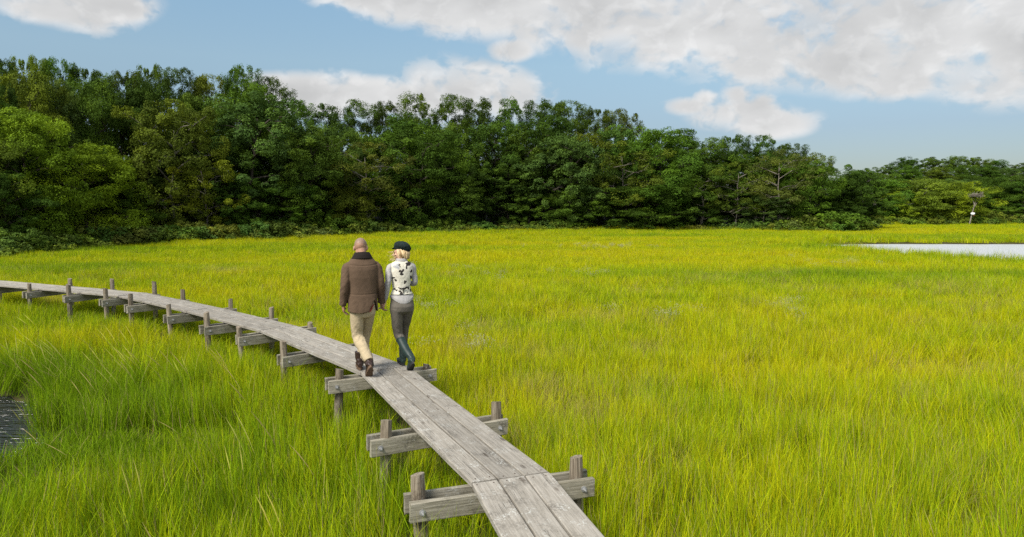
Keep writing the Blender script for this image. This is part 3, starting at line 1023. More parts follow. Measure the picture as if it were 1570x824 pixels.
# right hand shore beyond the pond
FAR = [
    (1352, 2.0, 276, 46, 'oak', 'mid', 'round mid green tree at the inner corner of the far shore'),
    (1312, 4.0, 262, 44, 'dense', 'deep', 'deep green tree where the far shore meets the near wood'),
    (1412, 1.5, 274, 58, 'oak', 'olive', 'broad olive tree with grey trunk standing forward on the far shore'),
    (1378, 1.2, 292, 36, 'oak', 'yellow', 'low yellowish tree left of the broad olive tree on the far shore'),
    (1462, 1.6, 280, 46, 'oak', 'yellow', 'yellow green tree left of the nest pole on the far shore'),
    (1497, 2.5, 290, 20, 'cedar', 'mid', 'narrow cone shaped cedar right behind the nest pole'),
    (1536, 1.2, 316, 24, 'dense', 'mid', 'small round green tree right of the nest pole'),
    (1572, 3.0, 276, 46, 'dense', 'deep', 'deep green tree at the right frame edge on the far shore'),
    (1520, 6.0, 272, 44, 'oak', 'deep', 'deep green tree behind the cone shaped cedar'),
    (1640, 2.0, 282, 60, 'oak', 'mid', 'mid green tree beyond the right frame edge on the far shore'),
]
for k, (px, dp, tp, hw, pr, cl, lb) in enumerate(FAR):
    t_ = plant_tree(px, dp, tp, hw, pr, cl, lb, bark='grey', variant=k, name='cedar_tree' if pr == 'cedar' else 'broadleaf_tree')
    if cl in ('yellow', 'olive', 'mid') and pr != 'cedar':
        for ch in t_.children:
            if ch.name.startswith('crown'): ch.color = tuple(c * 1.35 for c in ch.color[:3]) + (1,)

SKYLINE = [(-120, 95), (0, 96), (40, 82), (75, 80), (110, 88), (150, 96), (180, 112), (205, 108), (240, 97), (290, 108), (340, 116), (378, 94), (412, 108), (440, 138), (480, 158),
           (550, 158), (600, 146), (690, 145), (760, 150), (850, 147), (900, 164), (968, 172), (990, 200), (1022, 198), (1085, 210), (1110, 203), (1150, 213), (1200, 211),
           (1262, 240), (1282, 253), (1340, 255), (1380, 242), (1450, 241), (1510, 240), (1570, 250), (1760, 246)]
_sk = np.array(SKYLINE, float)
ANCH = [(-200, 'left of the frame'), (60, 'at the far left of the ridge'), (190, 'over the bright oaks at the left'), (300, 'behind the tall olive oak'), (400, 'by the lone high crown left of the cloud'),
        (510, 'under the left end of the low cloud'), (620, 'above the couple'), (720, 'under the middle of the low cloud'), (830, 'right of the low white cloud'), (930, 'where the ridge starts to fall'),
        (1040, 'left of the small cloud on the right'), (1150, 'under the small cloud on the right'), (1250, 'at the low right end of the near wood'), (1340, 'in the saddle left of the far hill'),
        (1440, 'on top of the far hill'), (1560, 'at the right end of the far hill'), (1700, 'beyond the right frame edge')]


def anchor(px): return min(ANCH, key=lambda a: abs(a[0] - px))[1]


CN = {'mid': 'mid green', 'deep': 'deep green', 'dark': 'dark green', 'olive': 'olive green', 'blue': 'bluish green', 'brown': 'brownish green'}
used = {}


def lab(base, px):
    s = f'{base} {anchor(px)}'
    used[s] = used.get(s, 0) + 1
    n = used[s]
    return s if n == 1 else s + [', further right', ', third there', ', fourth there', ', fifth there'][min(n - 2, 3)]


# skyline row: tall trees whose heads stand against the sky
sky_px = [-70, -20, 22, 60, 100, 138, 172, 208, 246, 290, 330, 380, 420, 458, 500, 545, 592, 640, 688, 735, 782, 826, 868, 910, 952, 1000, 1045, 1085, 1122, 1165, 1205, 1245]
for k, px in enumerate(sky_px):
    tp = float(np.interp(px, _sk[:, 0], _sk[:, 1])) + trng.uniform(-7, 3)
    far = px > 1080
    cl = ['dark', 'deep', 'dark', 'olive', 'deep', 'dark', 'mid'][k % 7]
    op = px in (60, 100, 138, 246, 380, 592, 735, 826, 910, 1122, 1205, 1245)
    plant_tree(px, 12 if not far else 6, tp, (30 if op else 36) if not far else 28, 'tall', cl, lab(f"{CN[cl]} {'ragged' if op else 'full'} skyline tree", px),
               group='tall trees along the skyline of the wood', variant=1 if op else (k % 3))
# middle row
for k, px in enumerate(range(-90, 1275, 47)):
    px = px + trng.uniform(-10, 10)
    sk = float(np.interp(px, _sk[:, 0], _sk[:, 1]))
    tp = sk + trng.uniform(22, 52) * (1 if px < 900 else 0.7)
    cl = ['deep', 'mid', 'dark', 'olive', 'blue', 'mid', 'deep', 'dark', 'mid'][k % 9]
    plant_tree(px, 7.0, tp, trng.uniform(46, 62), 'oak' if k % 2 else 'dense', cl, lab(f'{CN[cl]} middle row tree', px),
               group='trees in the middle rows of the wood')
# low dark rows that close the wood behind the front trees
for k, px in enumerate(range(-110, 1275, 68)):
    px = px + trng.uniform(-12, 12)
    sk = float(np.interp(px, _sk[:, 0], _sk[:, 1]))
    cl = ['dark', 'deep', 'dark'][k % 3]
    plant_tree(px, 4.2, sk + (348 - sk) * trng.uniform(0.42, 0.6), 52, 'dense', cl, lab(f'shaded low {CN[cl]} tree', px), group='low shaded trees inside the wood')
# the far hill
for r, (dp, fr, hw) in enumerate(((5, 0.62, 34), (11, 0.36, 30), (18, 0.14, 27), (26, 0.0, 25))):
    for k, px in enumerate(range(1292 + 9 * r, 1690, 44 - 3 * r)):
        px = px + trng.uniform(-7, 7)
        sk = float(np.interp(px, _sk[:, 0], _sk[:, 1])) + trng.uniform(-1, 4)
        cl = ['deep', 'mid', 'dark', 'deep', 'olive', 'mid', 'blue'][(k * 3 + r) % 7]
        rn = ['lowest', 'second', 'third', 'topmost'][r]
        plant_tree(px, dp, sk + (330 - sk) * fr, hw, ['oak', 'dense'][k % 2], cl, lab(f'{CN[cl]} tree, {rn} row', px), group='trees covering the far hill')

# bushes along the foot of the wood
SH = np.array([(-100, 0.8), (40, 0.9), (150, 1.0), (260, 1.15), (360, 1.0), (480, 1.1), (560, 0.9), (640, 0.75), (740, 0.8), (830, 0.7), (960, 0.35), (1060, 0.55), (1150, 0.8), (1240, 1.0), (1300, 1.3), (1330, 0.9), (1342, 1.0), (1500, 1.2), (1640, 1.2)])
GS = [(0.085, 0.14, 0.026), (0.075, 0.125, 0.03), (0.10, 0.145, 0.024), (0.07, 0.12, 0.022), (0.105, 0.15, 0.026)]


def bush(px, dp, sc_, col, label, group):
    b = (px - CX) / F; y = edge_y(b) + dp; x = b * y
    big = sc_ > 1.45
    if big: sc_ = sc_ / 2.1
    o = link('shrub', SHRUB[int(trng.integers(3)) if not big else 3 + int(trng.integers(2))], LEAF, None, (x, y, float(ground_z(x, y)) - 0.05), (0, 0, trng.random() * 6.28))
    o.scale = (sc_ * 1.25, sc_ * 1.2, sc_ * trng.uniform(0.85, 1.15)); o.color = tuple(np.array(col) * trng.uniform(0.75, 1.0, 3) * [1.0, 0.95, 0.8]) + (1,)
    return tag(o, label, 'shrub', group)


px = -110.0; k = 0
while px < 1330:
    h = float(np.interp(px, SH[:, 0], SH[:, 1]))
    bush(px, trng.uniform(-2.6, -1.2), h * trng.uniform(0.95, 1.3), GS[k % 5], 'low pale green bush in the fringe between the near wood and the marsh', 'bushes along the foot of the near wood')
    if k % 2 == 0:
        bush(px + 8, trng.uniform(-1.2, -0.3), h * trng.uniform(1.45, 2.0), GS[(k + 2) % 5], 'taller green bush rising behind the low fringe of the near wood', 'taller bushes at the foot of the near wood')
    px += trng.uniform(16, 26) * (1.0 if px < 350 else 0.85); k += 1
px = 1338.0
while px < 1660:
    bush(px, trng.uniform(-1.8, -0.4), trng.uniform(1.0, 1.5), GS[k % 5], 'pale green bush along the foot of the far shore', 'bushes along the far shore')
    if k % 2 == 0:
        bush(px + 5, trng.uniform(0.0, 1.0), trng.uniform(1.6, 2.4), GS[(k + 2) % 5], 'tall green bush behind the fringe on the far shore', 'tall bushes on the far shore')
    px += trng.uniform(11, 17); k += 1
for q, (px, dp, s_) in enumerate(((1262, -0.6, 2.2), (1288, -1.2, 2.6), (1308, -2.0, 1.7))):
    bush(px, dp, s_, (0.062, 0.108, 0.014), ['tall bright bush under the last tree of the near wood', 'biggest rounded bush at the right tip of the near wood', 'last bush on the grassy point at the right tip'][q], None)

# ------------------------------------------------------------------ the couple
def remesh(mb, voxel, smooth_it=2, name='m'):
    me = mb.mesh(name)
    o = bpy.data.objects.new('tmp', me); C.objects.link(o)
    r = o.modifiers.new('r', 'REMESH'); r.mode = 'VOXEL'; r.voxel_size = voxel
    if smooth_it:
        s = o.modifiers.new('s', 'SMOOTH'); s.iterations = smooth_it; s.factor = 0.5
    dg = bpy.context.evaluated_depsgraph_get()
    out = bpy.data.meshes.new_from_object(o.evaluated_get(dg))
    bpy.data.objects.remove(o); bpy.data.meshes.remove(me)
    out.name = name; out.materials.clear()
    n = len(out.polygons); out.polygons.foreach_set('use_smooth', np.ones(n, dtype=bool))
    return out


def coords(me):
    a = np.empty(len(me.vertices) * 3, np.float32); me.vertices.foreach_get('co', a)
    b = np.empty(len(me.vertices) * 3, np.float32); me.vertices.foreach_get('normal', b)
    return a.reshape(-1, 3).astype(float), b.reshape(-1, 3).astype(float)


def put(me, V): me.vertices.foreach_set('co', V.astype(np.float32).ravel()); me.update()


def pattr(me, name, v):
    me.attributes.new(name, 'FLOAT', 'POINT').data.foreach_set('value', np.asarray(v, np.float32))


def ring(z, cx, cy, rx, ry, n=40, e=2.4, zf=None):
    a = np.arange(n) * 2 * PI / n
    c, s = np.cos(a), np.sin(a)
    x = np.sign(c) * np.abs(c)**(2 / e) * rx + cx; y = np.sign(s) * np.abs(s)**(2 / e) * ry + cy
    zz = np.full(n, z) if zf is None else zf(x, y, z)
    return np.stack([x, y, zz], -1)


def rotz(a): return np.array([[math.cos(a), -math.sin(a), 0], [math.sin(a), math.cos(a), 0], [0, 0, 1]])
def rotx(a): return np.array([[1, 0, 0], [0, math.cos(a), -math.sin(a)], [0, math.sin(a), math.cos(a)]])
def roty(a): return np.array([[math.cos(a), 0, math.sin(a)], [0, 1, 0], [-math.sin(a), 0, math.cos(a)]])


def head(mb, c, M, s=1.0):
    c = np.asarray(c, float)
    def b(o, r, k=12): ball(mb, c + M @ (np.array(o) * s), np.array(r) * s, M, 18, k)
    b((0, -0.012, 0.028), (0.078, 0.098, 0.090)); b((0, 0.02, -0.035), (0.064, 0.078, 0.085))
    b((0, 0.05, -0.075), (0.042, 0.045, 0.034)); b((0, 0.066, 0.03), (0.058, 0.024, 0.018))       # chin, brow
    for sg in (-1, 1):
        b((sg * 0.079, -0.005, -0.012), (0.012, 0.024, 0.034)); b((sg * 0.043, 0.058, -0.022), (0.025, 0.026, 0.02))
    tube(mb, [c + M @ (np.array(p) * s) for p in ((0, 0.088, 0.022), (0, 0.106, -0.012), (0, 0.112, -0.024), (0, 0.095, -0.034))], np.array([[0.009, 0.009], [0.013, 0.013], [0.016, 0.013], [0.012, 0.008]]) * s, 10)
    b((0, 0.088, -0.052), (0.024, 0.012, 0.007)); b((0, 0.086, -0.064), (0.021, 0.012, 0.007))     # lips


def eyes(parent, c, M, s, iris):
    for sg in (-1, 1):
        mb = MB(); ball(mb, np.asarray(c) + M @ (np.array((sg * 0.031, 0.081, 0.006)) * s), 0.0115 * s, None, 12, 8)
        mb.build('eye', iris, parent, True)


def hand(mb, wrist, d, back, thumb, curl=0.35, s=1.0):
    """d: towards the fingers, back: away from the palm, thumb: side the thumb is on"""
    w = np.asarray(wrist, float); d = np.array(d, float); d /= np.linalg.norm(d)
    back = np.array(back, float); back -= d * (back @ d); back /= np.linalg.norm(back)
    sd = np.cross(d, back)
    if sd @ np.array(thumb, float) < 0: sd = -sd
    p = [w - d * 0.03, w, w + d * 0.03 * s, w + d * 0.07 * s, w + d * 0.098 * s]
    tube(mb, p, np.array([[0.027, 0.021], [0.027, 0.020], [0.036, 0.019], [0.043, 0.017], [0.041, 0.013]]) * s, 14, sd)
    for off, L, r in ((0.031, 0.078, 0.0088), (0.0105, 0.088, 0.0092), (-0.0105, 0.081, 0.0088), (-0.030, 0.063, 0.0078)):
        q = w + d * 0.088 * s + sd * off * s; a = curl * 0.6; pts = [q - d * 0.02, q]; rr = [r * 1.05, r * 1.05]
        for f, m in ((0.45, 1.0), (0.32, 1.9), (0.23, 2.6)):
            v = d * math.cos(curl * m) - back * math.sin(curl * m)
            q = q + v * L * f * s; pts.append(q); rr.append(r * (1.0 if f > 0.3 else 0.86))
        tube(mb, pts, np.array(rr) * s, 8, sd)
    q = w + d * 0.025 * s + sd * 0.026 * s; pts = [q - sd * 0.01, q]; rr = [0.012, 0.0125]
    for f, (ad, as_, ab) in ((0.042, (0.62, 0.75, -0.25)), (0.034, (0.88, 0.35, -0.35)), (0.027, (0.95, 0.1, -0.4))):
        v = d * ad + sd * as_ + back * ab; v /= np.linalg.norm(v); q = q + v * f * s; pts.append(q); rr.append(0.0105)
    tube(mb, pts, np.array(rr) * s, 8, sd)


def wrinkle(me, amp, fx, fz, seed, mask=None):
    V, Nn = coords(me)
    ang = np.arctan2(V[:, 1], V[:, 0])
    n = fbm(ang * fx + V[:, 0] * 6 + V[:, 2] * 2.0, V[:, 2] * fz + V[:, 0] * 5, seed, 3) - 0.5
    n += 0.5 * (fbm(V[:, 0] * 30, V[:, 2] * 26 + V[:, 1] * 20, seed + 3, 2) - 0.5)
    a = amp if mask is None else amp * mask(V)
    V = V + Nn * (n * a)[:, None]
    put(me, V); return me


def boot_parts(ball_pos, pitch, yaw, shaft_top, shaft_r, s, name_mats, parent, tall, lean=0.0, side=0.0):
    """ball_pos: where the ball of the foot touches; pitch > 0 lifts the heel"""
    upper, sole_m = name_mats
    M = rotz(yaw) @ rotx(-pitch)
    up = MB()
    secs = [(-0.205, 0.052, 0.022, 0.030), (-0.195, 0.058, 0.034, 0.046), (-0.16, 0.068, 0.040, 0.062), (-0.11, 0.070, 0.040, 0.062), (-0.06, 0.058, 0.042, 0.048), (-0.01, 0.046, 0.047, 0.036), (0.04, 0.040, 0.046, 0.029), (0.075, 0.036, 0.036, 0.024), (0.092, 0.033, 0.018, 0.014)]
    loft(up, [[(x * s, y * s, (zc + z) * s) for x, z in zip(rx * np.cos(np.arange(16) * PI / 8), rz * np.sin(np.arange(16) * PI / 8))] for y, zc, rx, rz in secs])
    hgt = shaft_top
    p, r = smooth_path([(0, -0.145 * s, 0.05), (0, -0.145 * s, 0.12), (side * 0.5, -0.13 * s + lean * 0.45, hgt * 0.6), (side, -0.13 * s + lean, hgt)], [shaft_r * 0.92, shaft_r * 0.9, shaft_r * 1.06, shaft_r * 1.12], 5)
    tube(up, p, r, 18)
    if tall: tube(up, [p[-1] - [0, 0, 0.012], p[-1] + [0, 0, 0.002]], [shaft_r * 1.19, shaft_r * 1.19], 18)
    me = remesh(up, 0.006, 2, 'boot')
    V, Nn = coords(me)
    cre = np.sin(V[:, 2] * 95 + 6 * V[:, 0] / 0.05) * (0.0025 if not tall else 0.0022) * np.exp(-((V[:, 2] - 0.11) / 0.045)**2)
    V = V + Nn * cre[:, None]
    V = V @ M.T + np.asarray(ball_pos); put(me, V)
    bo = link('boot', me, upper, parent)
    so = MB(); a = np.arange(28) * 2 * PI / 28
    yy = np.cos(a) * 0.152 - 0.058; xx = np.sin(a) * np.interp(yy, [-0.21, -0.17, -0.08, 0.0, 0.06, 0.094], [0.030, 0.042, 0.038, 0.051, 0.046, 0.022])
    lo = np.stack([xx * s, yy * s, np.full(28, 0.0)], -1); hi = lo * [1.03, 1.01, 1] + [0, 0, 0.022 * s]
    loft(so, np.array([lo, hi]) @ M.T + np.asarray(ball_pos))
    k = yy < -0.11
    hl = lo.copy(); hl[:, 1] = np.minimum(hl[:, 1], -0.115 * s)
    loft(so, np.array([hl * [0.96, 1, 1] + [0, 0, -0.014], hl + [0, 0, 0.004]]) @ M.T + np.asarray(ball_pos))
    so.build('sole', sole_m, bo)
    return M


SKIN_M = mat_skin('skin_tan', (0.36, 0.20, 0.13)); SKIN_W = mat_skin('skin_fair', (0.48, 0.30, 0.215))
COAT = mat_cloth('brown_tweed', (0.098, 0.065, 0.043), 0.16, 140, 0.95, (0.15, 0.10, 0.07))
COLLAR = mat_cloth('dark_cord', (0.018, 0.014, 0.012), 0.2, 90)
LINING = mat_cloth('red_lining', (0.12, 0.02, 0.016))
CHINO = mat_cloth('beige_cotton', (0.385, 0.31, 0.20), 0.08, 80)
TWILL = mat_cloth('grey_brown_twill', (0.12, 0.107, 0.09), 0.12, 100)
SHIRT = mat_cloth('grey_cotton', (0.35, 0.335, 0.33), 0.07, 90)
VEST = mat_vest()
CAPM = mat_cloth('dark_felt', (0.011, 0.018, 0.018), 0.3, 70)
LEATHER = mat_plain('brown_leather', (0.028, 0.014, 0.010), 0.45, 0.4)
RUBBER = mat_plain('green_rubber', (0.013, 0.028, 0.025), 0.5, 0.35)
SOLE_B = mat_plain('brown_sole', (0.10, 0.06, 0.035), 0.7); SOLE_D = mat_plain('black_sole', (0.012, 0.013, 0.014), 0.6)
TIE = mat_cloth('black_ribbon', (0.015, 0.014, 0.014))
EYE = mat_plain('eye_dark', (0.03, 0.02, 0.015), 0.2, 0.6)


def mat_hair():
    m, nt = new_mat('blonde_hair'); N = NT(nt)
    s = N.attr('strand')
    r = N.node('ShaderNodeValToRGB'); N.set(r.inputs[0], s); e = r.color_ramp.elements
    e[0].color = (0.20, 0.115, 0.05, 1); e[1].color = (0.72, 0.56, 0.34, 1); q = e.new(0.35); q.color = (0.50, 0.35, 0.17, 1)
    N.bsdf(r.outputs[0], 0.45, 0.4); return m


HAIR = mat_hair()
YAW = math.radians(25)              # walking along the boardwalk, up and to the left


def leg_path(hip, knee, ankle, rh, rk, ra): return [np.array(hip), np.array(hip) * 0.55 + np.array(knee) * 0.45, np.array(knee), np.array(knee) * 0.5 + np.array(ankle) * 0.5, np.array(ankle)], [rh, (rh + rk) / 2 * 1.02, rk, (rk + ra) / 2, ra]


def make_man(origin):
    root = empty('person', origin, YAW)
    tag(root, 'man seen from behind in brown tweed coat with black collar and beige trousers, walking', 'person')
    # joints
    kn_l, an_l = (-0.072, 0.045, 0.50), (0.012, -0.245, 0.215)
    kn_r, an_r = (0.078, 0.225, 0.50), (0.012, 0.225, 0.12)
    hp_l, hp_r = (-0.098, 0.0, 0.90), (0.098, 0.01, 0.90)
    sh_l, el_l, wr_l = (-0.182, -0.005, 1.465), (-0.240, -0.035, 1.20), (-0.256, 0.03, 0.945)
    sh_r, el_r, wr_r = (0.182, -0.005, 1.465), (0.234, -0.04, 1.20), (0.262, 0.05, 0.945)
    hc = np.array((0.0, 0.062, 1.682)); HM = rotz(-0.28) @ rotx(-0.52)
    # body: one continuous surface
    b = MB(); head(b, hc, HM, 1.07)
    limb(b, [(0, -0.015, 1.46), (0, 0.0, 1.56), (0, 0.028, 1.67)], [(0.068, 0.062), (0.060, 0.060), (0.058, 0.060)])
    loft(b, [ring(z, 0, cy, rx, ry) for z, cy, rx, ry in ((0.84, 0.01, 0.13, 0.09), (0.95, 0, 0.155, 0.105), (1.10, 0, 0.15, 0.10), (1.28, 0, 0.17, 0.11), (1.40, 0, 0.18, 0.105), (1.47, -0.005, 0.15, 0.08), (1.51, -0.005, 0.075, 0.06))])
    for s_, e_, w_ in ((sh_l, el_l, wr_l), (sh_r, el_r, wr_r)): s_ = np.array(s_) * [0.92, 1, 1] - [0, 0, 0.03]; e_ = np.array(e_); w_ = np.array(w_); limb(b, [s_, (s_ + e_) / 2, e_, (e_ + w_) / 2, w_], [0.036, 0.034, 0.033, 0.030, 0.026])
    for h_, k_, a_ in ((hp_l, kn_l, an_l), (hp_r, kn_r, an_r)): limb(b, [h_, k_, a_], [0.075, 0.05, 0.034])
    hand(b, wr_l, (0.12, 0.22, -1), (-1, 0.1, 0), (0, 1, 0), 0.42, 1.08)
    hand(b, wr_r, (0.14, 0.02, -1), (-1, -0.25, 0.0), (0, 1, 0), 0.62, 1.05)
    me = remesh(b, 0.0052, 1, 'body')
    V, Nn = coords(me)
    L = (V - hc) @ HM
    pattr(me, 'stubble', sstep(-0.03, 0.06, L[:, 2] - 0.35 * np.maximum(L[:, 1], -0.03)) * (V[:, 2] > 1.6))
    link('body', me, SKIN_M, root); eyes(root, hc, HM, 1.07, EYE)
    # coat
    c = MB()

    def hemz(x, y, z):
        notch = np.clip(1 - np.abs(x - 0.135) / np.where(x < 0.135, 0.08, 0.045), 0, 1) * (y < 0)
        return z + 0.17 * notch * np.clip((1.02 - z) / 0.18, 0, 1) + 0.008 * np.sin(x * 22) * (z < 0.95)
    prof = [(0.835, 0.0, 0.196, 0.145), (0.885, 0.0, 0.196, 0.145), (0.94, 0, 0.195, 0.143), (1.02, 0, 0.192, 0.138), (1.10, -0.002, 0.186, 0.130), (1.20, -0.006, 0.190, 0.132), (1.30, -0.012, 0.198, 0.136),
            (1.40, -0.014, 0.202, 0.134), (1.45, -0.012, 0.200, 0.126), (1.495, -0.01, 0.182, 0.112), (1.535, -0.008, 0.150, 0.10), (1.57, -0.006, 0.112, 0.088), (1.60, -0.004, 0.088, 0.080)]
    inner = [(1.12, 0, 0.16, 0.102), (1.02, 0, 0.168, 0.114), (0.94, 0, 0.172, 0.121), (0.885, 0, 0.173, 0.123), (0.836, 0, 0.174, 0.124)]
    loft(c, [ring(z, 0, cy, rx, ry, 72, 2.5, hemz) for z, cy, rx, ry in inner + prof])
    for s_, e_, w_, g in ((sh_l, el_l, wr_l, -1), (sh_r, el_r, wr_r, 1)):
        s_ = np.array(s_); e_ = np.array(e_); w_ = np.array(w_)
        cuff = w_ + (w_ - e_) * 0.06
        limb(c, [s_ + np.array([-g * 0.07, 0, -0.005]), s_ + np.array([g * 0.012, 0, -0.045]), (s_ * 0.5 + e_ * 0.5) + np.array([g * 0.008, 0, 0]), e_, (e_ + w_) / 2, cuff], [(0.066, 0.074), (0.066, 0.076), (0.061, 0.070), (0.056, 0.062), (0.051, 0.055), (0.047, 0.048)], 20)
    me = remesh(c, 0.0075, 3, 'coat')
    V, Nn = coords(me)
    back = (V[:, 1] < 0.02) & (np.abs(V[:, 0]) < 0.2)
    for zs in (1.455, 1.075):
        zz = zs + 0.02 * (np.abs(V[:, 0]) / 0.2)**2 * (1 if zs > 1.2 else 0.4)
        V = V - Nn * (0.006 * np.exp(-((V[:, 2] - zz) / 0.006)**2) * back)[:, None]
    put(me, V)
    wrinkle(me, 0.014, 0.9, 3.5, 3, lambda V: 0.35 + 0.9 * sstep(0.15, 0.24, np.abs(V[:, 0])) + 0.5 * sstep(1.1, 0.9, V[:, 2]))
    link('coat', me, COAT, root)
    # collar stands round the neck and falls to a point over the shoulders
    k = MB(); a = np.arange(40) * 2 * PI / 40
    fr = np.clip(np.sin(a), 0, 1)
    rr = []
    for rx, ry, z, dz, cy in ((0.140, 0.100, 1.545, -0.03, -0.016), (0.146, 0.106, 1.552, -0.03, -0.016), (0.122, 0.100, 1.596, -0.03, -0.012), (0.096, 0.086, 1.638, -0.04, -0.004), (0.086, 0.078, 1.638, -0.04, -0.004), (0.078, 0.072, 1.58, -0.03, -0.006)):
        rr.append(np.stack([rx * np.cos(a), cy + ry * np.sin(a), z + dz * fr + (0.012 * (np.abs(np.cos(a))**2) * -1)], -1))
    loft(k, rr); km = remesh(k, 0.006, 2, 'collar'); link('collar', km, COLLAR, root)
    ln = MB(); loft(ln, [[(0.050, -0.146, 0.845), (0.074, -0.143, 0.845), (0.074, -0.135, 0.845), (0.050, -0.138, 0.845)], [(0.108, -0.137, 0.945), (0.122, -0.130, 0.945), (0.122, -0.123, 0.945), (0.108, -0.129, 0.945)]])
    ln.build('lining', LINING, root)
    # trousers
    t = MB()
    loft(t, [ring(z, 0, cy, rx, ry, 32, 2.6) for z, cy, rx, ry in ((0.76, 0.0, 0.12, 0.09), (0.80, 0.0, 0.158, 0.105), (0.90, 0.0, 0.168, 0.112), (1.02, 0, 0.155, 0.10))])
    p, r = leg_path((-0.085, -0.005, 0.88), kn_l, an_l, 0.092, 0.076, 0.064); r = np.outer(r, [1, 1]) * np.array([[1, 1.18], [1, 1.1], [1, 1], [1, 1], [1, 1]]); limb(t, p, r, 20)
    p, r = leg_path((0.085, 0.0, 0.88), kn_r, an_r, 0.092, 0.074, 0.066); r = np.outer(r, [1, 1]) * np.array([[1, 1.18], [1, 1.1], [1, 1], [1, 1], [1, 1]]); limb(t, p, r, 20)
    me = remesh(t, 0.0075, 7, 'trousers')
    wrinkle(me, 0.024, 1.0, 9, 9, lambda V: 0.4 + 0.9 * np.exp(-((V[:, 2] - 0.5) / 0.12)**2) + 0.9 * sstep(0.3, 0.15, V[:, 2]))
    link('trousers', me, CHINO, root)
    boot_parts((0.008, 0.355, 0.016), 0.0, -0.12, 0.235, 0.058, 1.0, (LEATHER, SOLE_B), root, False, 0.0)
    boot_parts((0.012, -0.235, 0.012), 0.86, -0.05, 0.25, 0.060, 1.0, (LEATHER, SOLE_B), root, False, 0.015)
    return root


